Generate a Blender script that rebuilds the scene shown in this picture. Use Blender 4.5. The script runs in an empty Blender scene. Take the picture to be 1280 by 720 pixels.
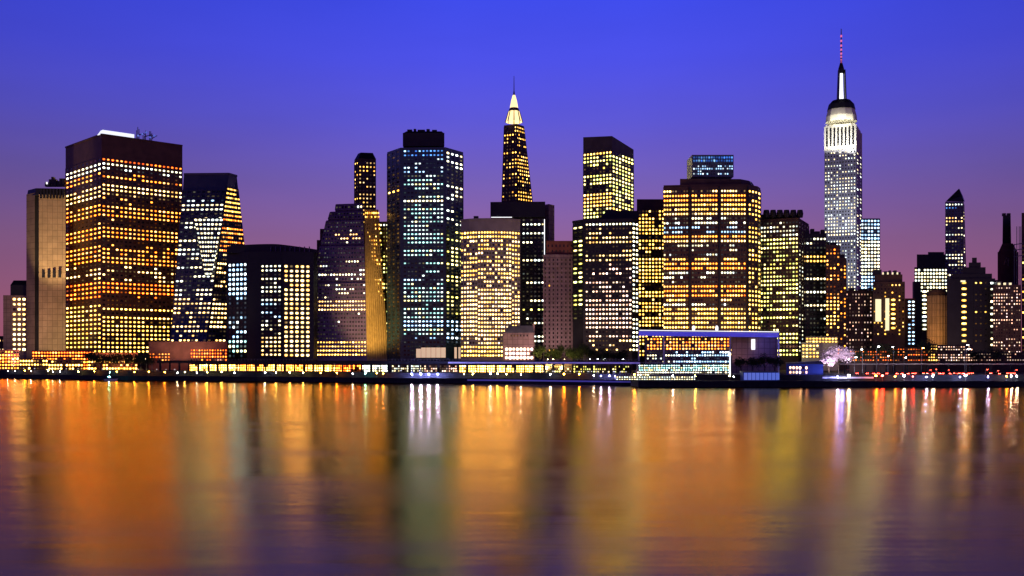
import bpy, bmesh, math, random
from mathutils import Vector
random.seed(7)
R = math.radians
SC = bpy.context.scene
COL = SC.collection
F, HOR, H = 1372.0, 448.0, 16.0          # focal length in photo pixels, horizon row, eye height (m)
G = 6.5                                   # street level above the water
rnd = random.random

# ------------------------------------------------------------------ helpers
def V(px, Y): return ((px - 640.0) * Y / F, Y)
def Zp(py, Y): return H + (HOR - py) * Y / F
def PX(x, y): return 640 + F * x / y
def PY(z, y): return HOR - (z - H) * F / y
def tag(o, label=None, cat=None, group=None, kind=None):
    if label: o['label'] = label
    if cat: o['category'] = cat
    if group: o['group'] = group
    if kind: o['kind'] = kind
    return o
def empty(name, loc=(0, 0, 0), rz=0):
    o = bpy.data.objects.new(name, None); COL.objects.link(o)
    o.location = loc; o.rotation_euler = (0, 0, rz); return o

class MB:
    """collects faces; build() links them as ONE mesh object"""
    def __init__(s): s.v = []; s.f = []; s.c = []
    def quad(s, a, b, c, d, col=None):
        n = len(s.v); s.v += [a, b, c, d]; s.f.append((n, n+1, n+2, n+3)); s.c.append(col)
    def tri(s, a, b, c, col=None):
        n = len(s.v); s.v += [a, b, c]; s.f.append((n, n+1, n+2)); s.c.append(col)
    def box(s, x0, x1, y0, y1, z0, z1, col=None):
        n = len(s.v)
        s.v += [(x0,y0,z0),(x1,y0,z0),(x1,y1,z0),(x0,y1,z0),(x0,y0,z1),(x1,y0,z1),(x1,y1,z1),(x0,y1,z1)]
        for f in ((0,3,2,1),(4,5,6,7),(0,1,5,4),(1,2,6,5),(2,3,7,6),(3,0,4,7)):
            s.f.append(tuple(n+i for i in f)); s.c.append(col)
    def prism(s, bot, top, cap=True):
        """bot, top: lists of (x,y,z) running the same way round"""
        n = len(s.v); k = len(bot); s.v += list(bot) + list(top)
        for i in range(k):
            j = (i+1) % k; s.f.append((n+i, n+j, n+k+j, n+k+i)); s.c.append(None)
        if cap:
            s.f.append(tuple(n+k+i for i in range(k))); s.c.append(None)
            s.f.append(tuple(n+i for i in reversed(range(k)))); s.c.append(None)
    def lathe(s, prof, cx=0, cy=0, n=12):
        base = len(s.v)
        for r, z in prof:
            for i in range(n):
                a = 2*math.pi*i/n; s.v.append((cx+r*math.cos(a), cy+r*math.sin(a), z))
        for k in range(len(prof)-1):
            for i in range(n):
                j = (i+1) % n
                s.f.append((base+k*n+i, base+k*n+j, base+(k+1)*n+j, base+(k+1)*n+i)); s.c.append(None)
        s.f.append(tuple(base+(len(prof)-1)*n+i for i in range(n))); s.c.append(None)
    def tube(s, a, b, r0, r1, n=6):
        a = Vector(a); b = Vector(b); d = (b-a).normalized()
        u = d.orthogonal().normalized(); w = d.cross(u); base = len(s.v)
        for p, r in ((a, r0), (b, r1)):
            for i in range(n):
                t = 2*math.pi*i/n; s.v.append(tuple(p+u*(r*math.cos(t))+w*(r*math.sin(t))))
        for i in range(n):
            j = (i+1) % n; s.f.append((base+i, base+j, base+n+j, base+n+i)); s.c.append(None)
        s.f.append(tuple(base+n+i for i in range(n))); s.c.append(None)
    def build(s, name, mat, parent=None, uv=False):
        me = bpy.data.meshes.new(name); me.from_pydata(s.v, [], s.f)
        if any(c is not None for c in s.c):
            at = me.color_attributes.new('lit', 'FLOAT_COLOR', 'CORNER')
            vals = []
            for f, c in zip(s.f, s.c):
                c = c or (0, 0, 0); vals += [c[0], c[1], c[2], 1.0] * len(f)
            at.data.foreach_set('color', vals)
        if uv and len(s.f)*4 == len(s.v):
            uvl = me.uv_layers.new(name='UVMap'); uvl.data.foreach_set('uv', [0,0,1,0,1,1,0,1]*len(s.f))
        me.materials.append(mat); me.update()
        o = bpy.data.objects.new(name, me); COL.objects.link(o)
        if parent: o.parent = parent
        return o

# ------------------------------------------------------------------ materials
def newmat(name):
    m = bpy.data.materials.new(name); m.use_nodes = True
    nt = m.node_tree; b = nt.nodes['Principled BSDF']; return m, nt, b
def solid(name, col, rough=0.6, metal=0.0, var=0.25, scale=0.15, bump=0.0, spec=0.25, joints=0):
    m, nt, b = newmat(name)
    tc = nt.nodes.new('ShaderNodeTexCoord'); n = nt.nodes.new('ShaderNodeTexNoise')
    n.inputs['Scale'].default_value = scale; n.inputs['Detail'].default_value = 5
    nt.links.new(tc.outputs['Object'], n.inputs['Vector'])
    r = nt.nodes.new('ShaderNodeValToRGB')
    r.color_ramp.elements[0].position = .3; r.color_ramp.elements[1].position = .7
    r.color_ramp.elements[0].color = tuple(c*(1-var) for c in col)+(1,)
    r.color_ramp.elements[1].color = tuple(min(1, c*(1+var)) for c in col)+(1,)
    nt.links.new(n.outputs['Fac'], r.inputs['Fac']); nt.links.new(r.outputs['Color'], b.inputs['Base Color'])
    b.inputs['Roughness'].default_value = rough; b.inputs['Metallic'].default_value = metal
    b.inputs['Specular IOR Level'].default_value = spec
    if joints:
        sx = nt.nodes.new('ShaderNodeSeparateXYZ'); ax = nt.nodes.new('ShaderNodeMath'); cx = nt.nodes.new('ShaderNodeCombineXYZ'); bk = nt.nodes.new('ShaderNodeTexBrick')
        nt.links.new(tc.outputs['Object'], sx.inputs[0]); nt.links.new(sx.outputs['X'], ax.inputs[0]); nt.links.new(sx.outputs['Y'], ax.inputs[1])
        nt.links.new(ax.outputs[0], cx.inputs['X']); nt.links.new(sx.outputs['Z'], cx.inputs['Y']); nt.links.new(cx.outputs[0], bk.inputs['Vector'])
        bk.inputs['Scale'].default_value = 1; bk.inputs['Brick Width'].default_value = joints*.9; bk.inputs['Row Height'].default_value = joints; bk.inputs['Mortar Size'].default_value = .22; bk.offset = 0
        bk.inputs['Mortar'].default_value = (.55,.55,.55,1); bk.inputs['Color1'].default_value = (1,1,1,1); bk.inputs['Color2'].default_value = (.84,.84,.84,1)
        mm = nt.nodes.new('ShaderNodeVectorMath'); mm.operation = 'MULTIPLY'; nt.links.new(r.outputs['Color'], mm.inputs[0]); nt.links.new(bk.outputs['Color'], mm.inputs[1]); nt.links.new(mm.outputs[0], b.inputs['Base Color'])
    if bump:
        bp = nt.nodes.new('ShaderNodeBump'); bp.inputs['Strength'].default_value = bump
        nt.links.new(n.outputs['Fac'], bp.inputs['Height']); nt.links.new(bp.outputs['Normal'], b.inputs['Normal'])
    return m
def lamp_mat(name, col, strength, sample='AUTO'):
    m, nt, b = newmat(name)
    b.inputs['Base Color'].default_value = (.6, .6, .6, 1)
    b.inputs['Emission Color'].default_value = col+(1,); b.inputs['Emission Strength'].default_value = strength
    m.cycles.emission_sampling = sample
    return m
def window_mat():
    """dark glass; a lit room behind it shines through with its own colour, curtains and furniture breaking it up"""
    m, nt, b = newmat('window_glass')
    at = nt.nodes.new('ShaderNodeAttribute'); at.attribute_name = 'lit'
    tc = nt.nodes.new('ShaderNodeNewGeometry'); n = nt.nodes.new('ShaderNodeTexNoise')
    n.inputs['Scale'].default_value = .7; n.inputs['Detail'].default_value = 3
    nt.links.new(tc.outputs['Position'], n.inputs['Vector'])
    mr = nt.nodes.new('ShaderNodeMapRange'); mr.inputs['From Min'].default_value = .3; mr.inputs['From Max'].default_value = .7
    mr.inputs['To Min'].default_value = .35; mr.inputs['To Max'].default_value = 1.5
    nt.links.new(n.outputs['Fac'], mr.inputs['Value'])
    # room glow painted into each pane: bright in the middle, fading to the sides
    uv = nt.nodes.new('ShaderNodeTexCoord'); ds = nt.nodes.new('ShaderNodeVectorMath'); ds.operation = 'DISTANCE'; ds.inputs[1].default_value = (.5, .55, 0)
    nt.links.new(uv.outputs['UV'], ds.inputs[0])
    m2 = nt.nodes.new('ShaderNodeMapRange'); m2.interpolation_type = 'SMOOTHSTEP'; m2.inputs['From Min'].default_value = .05; m2.inputs['From Max'].default_value = .62
    m2.inputs['To Min'].default_value = 1.3; m2.inputs['To Max'].default_value = .06; nt.links.new(ds.outputs['Value'], m2.inputs['Value'])
    ml = nt.nodes.new('ShaderNodeMath'); ml.operation = 'MULTIPLY'; nt.links.new(mr.outputs['Result'], ml.inputs[0]); nt.links.new(m2.outputs['Result'], ml.inputs[1])
    vm = nt.nodes.new('ShaderNodeVectorMath'); vm.operation = 'SCALE'
    nt.links.new(at.outputs['Color'], vm.inputs[0]); nt.links.new(ml.outputs[0], vm.inputs['Scale'])
    nt.links.new(vm.outputs['Vector'], b.inputs['Emission Color']); b.inputs['Emission Strength'].default_value = 1
    b.inputs['Base Color'].default_value = (.008, .01, .014, 1); b.inputs['Roughness'].default_value = .12
    b.inputs['Specular IOR Level'].default_value = .35
    m.cycles.emission_sampling = 'NONE'
    return m
WIN = window_mat()
GAIN = 3.9
M = dict(
    glass=solid('dark_curtain_wall', (.03, .03, .045), .3, spec=.5),
    brown=solid('brown_metal_wall', (.075, .040, .028), .55),
    black=solid('black_metal', (.012, .012, .016), .5, spec=.3),
    navy=solid('navy_glass_wall', (.07, .09, .13), .3),
    purple=solid('plum_granite', (.115, .075, .16), .6),
    tan=solid('tan_concrete', (.34, .24, .15), .85, var=.15, joints=5.5),
    stone=solid('limestone', (.30, .26, .22), .85, var=.15),
    mauve=solid('pinkish_masonry', (.30, .20, .20), .9, var=.2, joints=4),
    red=solid('red_brick', (.24, .085, .06), .9),
    dbrick=solid('dark_brick', (.07, .042, .038), .9),
    grey=solid('grey_metal', (.14, .14, .16), .5),
    white=solid('white_paint', (.75, .75, .75), .5, var=.05),
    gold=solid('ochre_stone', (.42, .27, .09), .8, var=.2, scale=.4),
    olive=solid('olive_metal', (.09, .085, .06), .6),
    tealglass=solid('teal_glass_wall', (.014, .042, .055), .25, spec=.5),
    bluewall=solid('blue_painted_metal', (.05, .10, .42), .45, var=.1),
    quay=solid('quay_concrete', (.022, .024, .030), .85, scale=.3, bump=.3),
    asphalt=solid('asphalt', (.04, .04, .042), .9, scale=.5),
    leaf=solid('foliage', (.035, .05, .018), .7, scale=1.5, var=.5),
    leafpale=solid('blossom_foliage', (.55, .42, .50), .7, scale=1.5, var=.3),
    bark=solid('bark', (.05, .035, .025), .9, scale=2),
    car_paint=solid('dark_car_paint', (.02, .02, .025), .25, metal=.3),
    rubber=solid('tyre_rubber', (.012, .012, .012), .8),
    carglass=solid('car_glass', (.01, .012, .015), .08),
)
SOD = (1.0, .50, .055)
L = dict(
    sodium=lamp_mat('sodium_lamp', (1, .30, .02), 220),
    yellow=lamp_mat('yellow_lamp', (1, .66, .16), 220),
    white=lamp_mat('white_lamp', (.95, .9, 1), 220),
    cool=lamp_mat('cool_lamp', (.36, .36, 1), 3000),
    cyan=lamp_mat('cyan_lamp', (.2, 1, .9), 250),
    red=lamp_mat('red_lamp', (1, .03, .02), 220),
    redsoft=lamp_mat('red_tail_lamp', (1, .05, .03), 55),
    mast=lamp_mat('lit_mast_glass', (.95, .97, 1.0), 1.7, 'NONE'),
    lantern=lamp_mat('lit_lantern_glass', (1, .74, .30), 1.6, 'NONE'),
    pink=lamp_mat('pink_beacon', (.9, .12, .35), .8, 'NONE'),
    blueled=lamp_mat('blue_led', (.01, .025, .8), .5, 'NONE'),
    deckled=lamp_mat('deck_blue_led', (.03, .03, .40), .45, 'NONE'),
    whitepanel=lamp_mat('white_lit_panel', (.95, .95, 1), 1.4, 'NONE'),
    blueglow=lamp_mat('blue_lit_panel', (.05, .13, .62), .8, 'NONE'),
    signwhite=lamp_mat('white_roof_sign', (.85, .9, 1), 1.1, 'NONE'),
    lobby=lamp_mat('lit_lobby_glass', (1, .66, .38), .62, 'NONE'),
    creampanel=lamp_mat('cream_lit_panel', (1, .85, .45), 1.1, 'NONE'),
)

# lit-room colours (linear), weights
PAL = {
 'o': [((1,.25,.02),5), ((1,.33,.045),4), ((1,.15,.008),1.3), ((1,.42,.10),2)],
 'r': [((1,.17,.012),5), ((1,.10,.008),3), ((1,.30,.05),2)],
 'y': [((1,.52,.08),6), ((1,.58,.15),3), ((1,.42,.05),2)],
 'c': [((1,.60,.20),5), ((1,.68,.32),3), ((1,.48,.11),3)],
 'w': [((.95,.90,.58),5), ((.8,.92,.85),3), ((1,.78,.38),3)],
 'b': [((.40,.68,1),5), ((.75,.92,1),4), ((.3,.55,.9),2)],
 'g': [((.85,.70,.12),5), ((.95,.76,.25),4), ((.55,.62,.15),2)],
 't': [((.30,.66,.62),4), ((.62,.85,.80),4), ((.9,.82,.35),2)],
 'm': [((1,.50,.32),4), ((1,.66,.44),4), ((.95,.65,.6),2)],
 'n': [((.03,.12,.5),5), ((.08,.25,.7),3), ((.3,.6,.9),1)],
}
def pick(pal):
    t = sum(w for _, w in PAL[pal]); x = rnd()*t
    for c, w in PAL[pal]:
        x -= w
        if x <= 0: return c
    return PAL[pal][0][0]

ALLW = []      # (building root, quad, colour, area) settled once every building is known
OCC = []       # (px0, px1, top py, Y) silhouettes
def lerp(a, b, t): return a + (b-a)*t
def facade(root, wall, q, cw, rh, wf=.62, hf=.44, p=.7, pal='y', s=2.2, bands=(), yref=None, pier=.35, cols=None, rows=None, rowvar=True, corr=.35, mask=None, lift=.05):
    """q = bottom-left, bottom-right, top-right, top-left as seen from outside; cw, rh = bay width and storey height in photo pixels"""
    bl, br, tr, tl = [Vector(a) for a in q]; wf *= .92; hf *= .93
    mid = (bl+br+tr+tl)/4
    pw = abs(PX(br.x, br.y)-PX(bl.x, bl.y)); ph = abs(PY(bl.z, bl.y)-PY(tl.z, tl.y))
    nc = cols or max(1, round(pw/cw)); nr = rows or max(1, round(ph/rh))
    n = (br-bl).cross(tl-bl).normalized()
    yref = yref or bl.y
    def P(u, v, off=0.0):
        a = bl.lerp(br, u); b = tl.lerp(tr, u); return tuple(a.lerp(b, v) + n*off)
    mu = (1-wf)/2/nc; mv = (1-hf)/2/nr
    # piers and spandrels stand proud of the glass
    if pier:
        for i in range(nc+1):
            u0, u1 = max(0, i/nc-mu), min(1, i/nc+mu); o = pier
            wall.quad(P(u0,0,o), P(u1,0,o), P(u1,1,o), P(u0,1,o))
            wall.quad(P(u0,0,0), P(u0,0,o), P(u0,1,o), P(u0,1,0)); wall.quad(P(u1,0,o), P(u1,0,0), P(u1,1,0), P(u1,1,o))
        o = pier*.7
        for j in range(nr+1):
            v0, v1 = max(0, j/nr-mv), min(1, j/nr+mv)
            wall.quad(P(0,v0,o), P(1,v0,o), P(1,v1,o), P(0,v1,o))
            wall.quad(P(0,v1,o), P(1,v1,o), P(1,v1,0), P(0,v1,0)); wall.quad(P(0,v0,0), P(1,v0,0), P(1,v0,o), P(0,v0,o))
    state = False
    for j in range(nr):
        v = (j+.5)/nr; z = lerp(bl.z, tl.z, v); py = HOR-(z-H)*F/yref
        pp, pl, ss = p, pal, s
        for b in bands:
            if b[0] <= py < b[1]:
                pp = b[2]
                if len(b) > 3 and b[3]: pl = b[3]
                if len(b) > 4: ss = b[4]
                break
        rf = 1.0
        if rowvar:
            x = rnd(); rf = .12 if x < .12 else (.55 if x < .3 else 1.15)
        rs = random.uniform(.75, 1.25)
        for i in range(nc):
            if mask and not mask((i+.5)/nc, v): continue
            if rnd() > corr or i == 0: state = rnd() < pp*rf
            st = state and rnd() < .97
            if st:
                c = pick(pl); k = ss*rs*random.lognormvariate(0, .42)
                col = tuple(a*k*GAIN for a in c)
            elif rnd() < .75:
                c = pick(pl); k = ss*(.30 if pp*rf > .5 else .09)*rnd()**1.5; col = tuple(a*k for a in c)
            else: col = (0, 0, 0)
            u0, u1, v0, v1 = i/nc+mu, (i+1)/nc-mu, j/nr+mv, (j+1)/nr-mv
            quad = (P(u0,v0,lift), P(u1,v0,lift), P(u1,v1,lift), P(u0,v1,lift))
            a, b_, c_ = Vector(quad[0]), Vector(quad[1]), Vector(quad[3])
            ct = (a+b_+c_+Vector(quad[2]))/4
            view = Vector((-ct.x, -ct.y, H-ct.z))
            ar = abs((b_-a).cross(c_-a).dot(view.normalized()))/view.length_squared
            ALLW.append((root, quad, col, ar*(1.4 if st else 1)))

class Bld:
    def __init__(s, name, label, cat, mat, px, Y, group=None):
        s.root = empty(name, (V(px, Y)[0], Y, G)); tag(s.root, label, cat, group)
        s.org = Vector(s.root.location); s.mat = M[mat]; s.wall = MB(); s.extra = {}
    def local(s, mb):
        mb.v = [tuple(Vector(a)-s.org) for a in mb.v]; return mb
    def tier(s, vis, y0, y1, ref=0, vtop=None, depth=30, mb=None, occ=True):
        """vis: visible footprint corners left to right (x, y); y0, y1: photo rows of foot and head at corner ref"""
        Yr = vis[ref][1]
        z0 = G-.3 if y0 is None else Zp(y0, Yr); z1 = Zp(y1, Yr)
        vt = vtop or vis
        def ring(vs, z):
            a, b = vs[0], vs[-1]; yb = max(a[1], b[1])+depth
            ka, kb = a[0]/a[1], b[0]/b[1]
            back = [(a[0]+(yb-a[1])*ka*.9+1.0, yb, z)] if False else None
            ax = a[0] + (yb-a[1])*ka; bx = b[0] + (yb-b[1])*kb
            w = bx-ax
            return [(x, y, z) for x, y in vs] + [(bx-w*.03, yb, z), (ax+w*.03, yb, z)]
        (mb or s.wall).prism(ring(vis, z0), ring(vt, z1))
        if occ:
            pxs = [PX(x, y) for x, y in vis]; OCC.append((min(pxs), max(pxs), PY(z1, Yr), min(y for _, y in vis)))
        return dict(vis=vis, vt=vt, z0=z0, z1=z1, Yr=Yr)
    def face(self, t, i, y0=None, y1=None, u0=0., u1=1., **k):
        """windows on side i of tier t between photo rows y0 (low) and y1 (high) at the reference corner"""
        a, b = t['vis'][i], t['vis'][i+1]; at, bt = t['vt'][i], t['vt'][i+1]
        z0, z1, Yr = t['z0'], t['z1'], t['Yr']
        za = z0 if y0 is None else Zp(y0, Yr); zb = z1-1 if y1 is None else Zp(y1, Yr)
        def pt(u, z):
            f = (z-z0)/(z1-z0); ax = lerp(a[0], at[0], f), lerp(a[1], at[1], f); bx = lerp(b[0], bt[0], f), lerp(b[1], bt[1], f)
            return (lerp(ax[0], bx[0], u), lerp(ax[1], bx[1], u), z)
        facade(self.root, self.wall, (pt(u0,za), pt(u1,za), pt(u1,zb), pt(u0,zb)), yref=Yr, **k)
    def part(s, name, mat, under=None):
        mb = MB(); s.extra[len(s.extra)] = (name, mat, mb, under); return mb
    def cap(s, name, mat, vb, py0, py1, Yr, vt=None, depth=22, mb=None):
        """a flat-topped block on visible corners vb (px, Y), its level heights read at distance Yr"""
        mb = mb or s.part(name, mat); vt = vt or vb
        def ring(v, z):
            w = [V(*a) for a in v]; yb = max(a[1] for a in w)+depth
            k0, k1 = w[0][0]/w[0][1], w[-1][0]/w[-1][1]; ax, bx = w[0][0]+(yb-w[0][1])*k0, w[-1][0]+(yb-w[-1][1])*k1; q = (bx-ax)*.04
            return [(x, y, z) for x, y in w]+[(bx-q, yb, z), (ax+q, yb, z)]
        mb.prism(ring(vb, Zp(py0, Yr)), ring(vt, Zp(py1, Yr))); return mb
    def boxpx(s, name, mat, x0, x1, y0, y1, Y, depth=5):
        mb = s.part(name, mat); a = V(x0, Y)[0]; b = V(x1, Y)[0]
        mb.box(a, b, Y, Y+depth, Zp(y0, Y) if y0 is not None else G-.3, Zp(y1, Y)); return mb
    def parapet(s, t, h=1.2):
        """a coping round the head of a tier"""
        mb = s.part('parapet', s.mat)
        vs = t['vt']
        for (ax, ay), (bx, by) in zip(vs, vs[1:]):
            d = Vector((bx-ax, by-ay, 0)); n = Vector((d.y, -d.x, 0)).normalized()
            a = Vector((ax, ay, 0)); b = Vector((bx, by, 0)); z0 = t['z1']-.6; z1 = t['z1']+h
            o = [a+n*.6, b+n*.6, b-n*.5, a-n*.5]
            mb.prism([tuple(p+Vector((0,0,z0))) for p in o], [tuple(p+Vector((0,0,z1))) for p in o])
    def done(s):
        s.local(s.wall).build('wall', s.mat, s.root)
        made = {}
        for name, mat, mb, under in s.extra.values():
            if mb.v:
                o = s.local(mb).build(name, mat, made.get(under, s.root)); made[name] = o
        return s.root

def rect3(xl, xc, xr, Yc, deg):
    c, sn = math.cos(R(deg)), math.sin(R(deg)); Xc = V(xc, Yc)[0]
    k = (xl-640)/F; t = (Xc-k*Yc)/(c+k*sn)
    k = (xr-640)/F; u = (k*Yc-Xc)/(sn-k*c)
    return [(Xc-t*c, Yc+t*sn), (Xc, Yc), (Xc+u*sn, Yc+u*c)]
def arc(xl, xr, Y, bulge, n):
    out = []
    for i in range(n+1):
        t = -1+2*i/n; out.append(V(lerp(xl, xr, i/n), Y-bulge*math.sqrt(max(0, 1-t*t*.92))))
    return out
def spot(px, py, Y, aim, power, col, size=R(60), radius=.6):  # serves the real floods and the added fill lamps
    l = bpy.data.lights.new('flood_or_fill', 'SPOT'); l.energy = power; l.color = col; l.spot_size = size; l.spot_blend = .6; l.shadow_soft_size = radius
    o = bpy.data.objects.new('flood_or_fill', l); COL.objects.link(o)
    p = Vector((V(px, Y)[0], Y, Zp(py, Y))); o.location = p
    o.rotation_euler = (Vector(aim)-p).to_track_quat('-Z', 'Y').to_euler()
def at(px, py, Y): return (V(px, Y)[0], Y, Zp(py, Y))
def junk(b, items, Y, mat='black'):
    """rooftop machinery: list of (x0,x1,y0,y1) in photo pixels, each its own part"""
    for k, (x0, x1, y0, y1) in enumerate(items):
        b.boxpx('roof_machine', M[mat], x0, x1, y0, y1, Y+k % 3, 4)

# ================================================================== TOWERS (left to right)
# small pinkish tower, far left
b = Bld('office_tower', 'small pinkish tower with a black rounded cap, leftmost building of the skyline', 'tower', 'mauve', 18, 1020)
t = b.tier([V(4,1020), V(15,1020), V(33,1022)], None, 369); b.face(t, 1, 440, 371, cw=5.2, rh=6, p=.97, pal='c', s=2.2, wf=.7, hf=.55, rowvar=False)
mb = b.cap('rooftop_cap', M['black'], [(13,1021),(33.5,1022)], 370, 356, 1021)
b.cap('', None, [(13.2,1021.2),(33.5,1022.2)], 356, 350, 1021, [(17,1026),(33.5,1026)], mb=mb)
b.done()

# blank tan tower
b = Bld('office_tower', 'windowless tan slab tower with four small dark openings left of the big orange tower', 'tower', 'tan', 60, 1000)
t = b.tier([V(33,1012), V(43.5,1001)], None, 243, depth=40)
t2 = b.tier([V(48.5,1000), V(82,1003)], None, 243, depth=40)
mb = b.part('dark_recess', M['black']); mb.prism([at(43.5,470,1004), at(48.5,470,1004), at(48.5,470,1030), at(43.5,470,1030)], [at(43.5,240,1004), at(48.5,240,1004), at(48.5,240,1030), at(43.5,240,1030)])
mb = b.part('rooftop_cap', M['black'])
b.cap('', None, [(33.5,1012),(44,1000),(82,1002.5)], 243.5, 235, 1000, [(35,1013),(45,1001),(82,1003.5)], 38, mb=mb)
for x in range(50, 82, 4):
    mb.box(V(x,999.4)[0], V(x+2,999.4)[0], 999.4, 1001, Zp(248,1000), Zp(236,1000))
for x in (52.5, 59.5, 66, 72.8):
    w = b.part('opening', M['black']); w.box(V(x,999.9)[0], V(x+3.4,999.9)[0], 999.85, 1000.6, Zp(347,1000), Zp(337.5,1000))
junk(b, [(56,62,233,228), (61,70,233,224), (68,76,233,226), (74,81,233,223), (64,67,224,221)], 1005)
b.boxpx('roof_lamp', L['whitepanel'], 57.5, 59, 230, 227.5, 1004, 1)
b.done()
spot(64, 447, 945, at(62, 370, 1000), 150000, (1, .70, .34), R(100), 3)
spot(60, 447, 945, at(62, 270, 1000), 1300000, (1, .70, .34), R(38), 3)
spot(20, 462, 930, at(22, 390, 1020), 160000, (1, .55, .5), R(50), 3)

# big orange tower
b = Bld('skyscraper', 'broad brown tower with orange windows and a white lit roof sign, second from the left corner blocks', 'tower', 'brown', 127, 985)
b.root['label'] = 'broad brown slab tower full of orange windows with a white lit panel on its roof'
t = b.tier(rect3(82,127,228,985,47), None, 168, ref=1)
bd = [(168,196,.0), (196,203,.75,'r',1.6), (203,212,.9,'w',2.0), (212,226,.75,'o'), (226,246,.95,'c'), (246,252,.35,'o'), (252,276,.9,'o'), (276,284,.12,'o'), (284,300,.9,'o'), (300,307,.25,'o'),
      (307,330,.85,'o'), (330,352,.35,'c'), (352,372,.97,'r',2.4), (372,381,.06,'o'), (381,440,1.3,'y',2.1)]
b.face(t, 0, 442, 196, cw=5.0, rh=5.35, pal='o', s=1.9, wf=.64, hf=.46, bands=bd)
b.face(t, 1, 442, 196, cw=5.4, rh=5.35, pal='o', s=1.9, wf=.62, hf=.46, bands=bd)
b.parapet(t, .8)
mb = b.part('roof_sign', L['signwhite']); (x0,y0),(x1,y1) = t['vis'][1], t['vis'][2]
def along(u, inn=6): 
    d = Vector((x1-x0, y1-y0)).normalized(); n = Vector((-d.y, d.x)); p = Vector((x0,y0)).lerp(Vector((x1,y1)), u)+n*inn; return p
p0, p1, p2, p3 = along(-.02,1.5), along(.40,1.5), along(.40,6), along(-.02,6); z = t['z1']
mb.prism([(p.x,p.y,z) for p in (p0,p1,p2,p3)], [(p.x,p.y,z+4.6) for p in (p0.lerp(p1,.10),p1,p2,p3.lerp(p2,.10))])
mb = b.part('roof_mast', M['grey'])
for k in range(9):
    u = .46+k*.027; p = along(u, 7+k % 3*2); mb.tube((p.x,p.y,z), (p.x,p.y,z+random.uniform(6,14)), .5, .35); 
    q = along(u+.05, 8); mb.tube((p.x,p.y,z+5+k % 4), (q.x,q.y,z+6+k % 3), .4, .3)
for k in range(5):
    p = along(.47+k*.05, 5); mb = b.part('roof_lamp', L['blueglow']); mb.box(p.x-.7,p.x+.7,p.y-.7,p.y+.7,z+4+k % 3*2,z+5.4+k % 3*2)
b.done()

# flared glass tower
b = Bld('skyscraper', 'black capped tower flaring out towards its foot with an inverted triangle of white windows', 'tower', 'glass', 258, 940)
vb = [V(211,936), V(254,925), V(322,950)]; vt = [V(230,962), V(286,960), V(296,972)]
t = b.tier(vb, None, 209, ref=1, vtop=vt)
bd = [(200,244,.0), (244,248,.3,'b',.8), (248,262,.85,'w'), (262,272,.2,'w'), (272,300,.55,'w'), (300,345,.6,'w'), (345,372,.85,'w'), (372,400,.45,'c'), (400,440,.7,'c')]
b.face(t, 0, 440, 230, cw=5.0, rh=5.6, pal='w', s=1.5, wf=.72, hf=.42, bands=bd, lift=.8, pier=1.1)
bd = [(200,226,0), (226,262,.85,'y'), (262,310,.95,'o',1.5), (310,440,.75,'c',2.0)]
b.face(t, 1, 440, 226, cw=4.8, rh=5.6, pal='y', s=1.5, wf=.8, hf=.45, bands=bd, lift=.8, pier=1.1)
tri = b.part('bright_gable', M['glass'])
def tmask(u, v): return abs(u-.5) < .5*min(1, .12+v*1.15)
q = [at(256,345,929.5), at(264,345,929.5), at(279,272,940), at(241,272,940)]
q = [(x, y+1.5, z) for x, y, z in q]
facade(b.root, b.wall, q, 4.6, 5.6, p=1.2, pal='w', s=1.1, wf=.75, hf=.5, rowvar=False, pier=.15, cols=7, lift=.1)
b.parapet(t)
b.done()

# dark broad block with a curved head
b = Bld('office_tower', 'low broad black block with gently curved roofline and cream windows in two lit bays', 'office block', 'black', 340, 905)
vis = [V(283,915), V(309,905), V(353,900), V(392,906), V(397,912)]
t = b.tier(vis, None, 314, ref=2)
hd = b.part('curved_head', M['black'])
n = 14; rows_ = []
for i in range(n):
    u0, u1 = i/n, (i+1)/n
    def top(u): return 307.5-2.6*math.sin(math.pi*u)+4.5*max(0, u-.55)/.45
    xa, xb = lerp(283,397,u0), lerp(283,397,u1)
    za, zb, zc = Zp(top(u0),908), Zp(top(u1),908), Zp(316,908)
    ra, rb = [V(xa,908), V(xb,908)], [V(xa,930), V(xb,930)]
    hd.prism([(*ra[0],zc),(*ra[1],zc),(*rb[1],zc),(*rb[0],zc)], [(*ra[0],za),(*ra[1],zb),(*rb[1],zb),(*rb[0],za)])
bd = [(310,329,0), (329,374,.95,'b'), (374,396,.05), (396,416,.55,'b'), (416,422,.1), (422,440,.9,'t'), (440,447,.3)]
b.face(t, 0, 448, 327, cw=5.2, rh=5.9, u0=.08, pal='b', s=1.7, wf=.7, hf=.6, bands=bd, rowvar=False)
bd = [(310,376,.9,'w'), (376,398,.4,'b',1.0), (398,415,.65,'w'), (415,421,.3), (421,447,.85,'c')]
b.face(t, 1, 446, 330, cw=5.4, rh=5.2, u0=.38, u1=.98, pal='w', s=1.3, wf=.64, hf=.48, bands=bd)
b.face(t, 2, 447, 330, cw=6.2, rh=5.9, u0=.03, u1=.9, pal='c', s=1.7, wf=.66, hf=.6, p=1.3, bands=[(327,337,.6,'c')], rowvar=False)
for x in range(338, 392, 6): nb = b.part('roof_fin', M['purple'], 'curved_head'); nb.box(V(x,905.5)[0], V(x,905.5)[0]+.5, 905.6, 907.8, Zp(326,905), Zp(308,905))
b.done()

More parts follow.
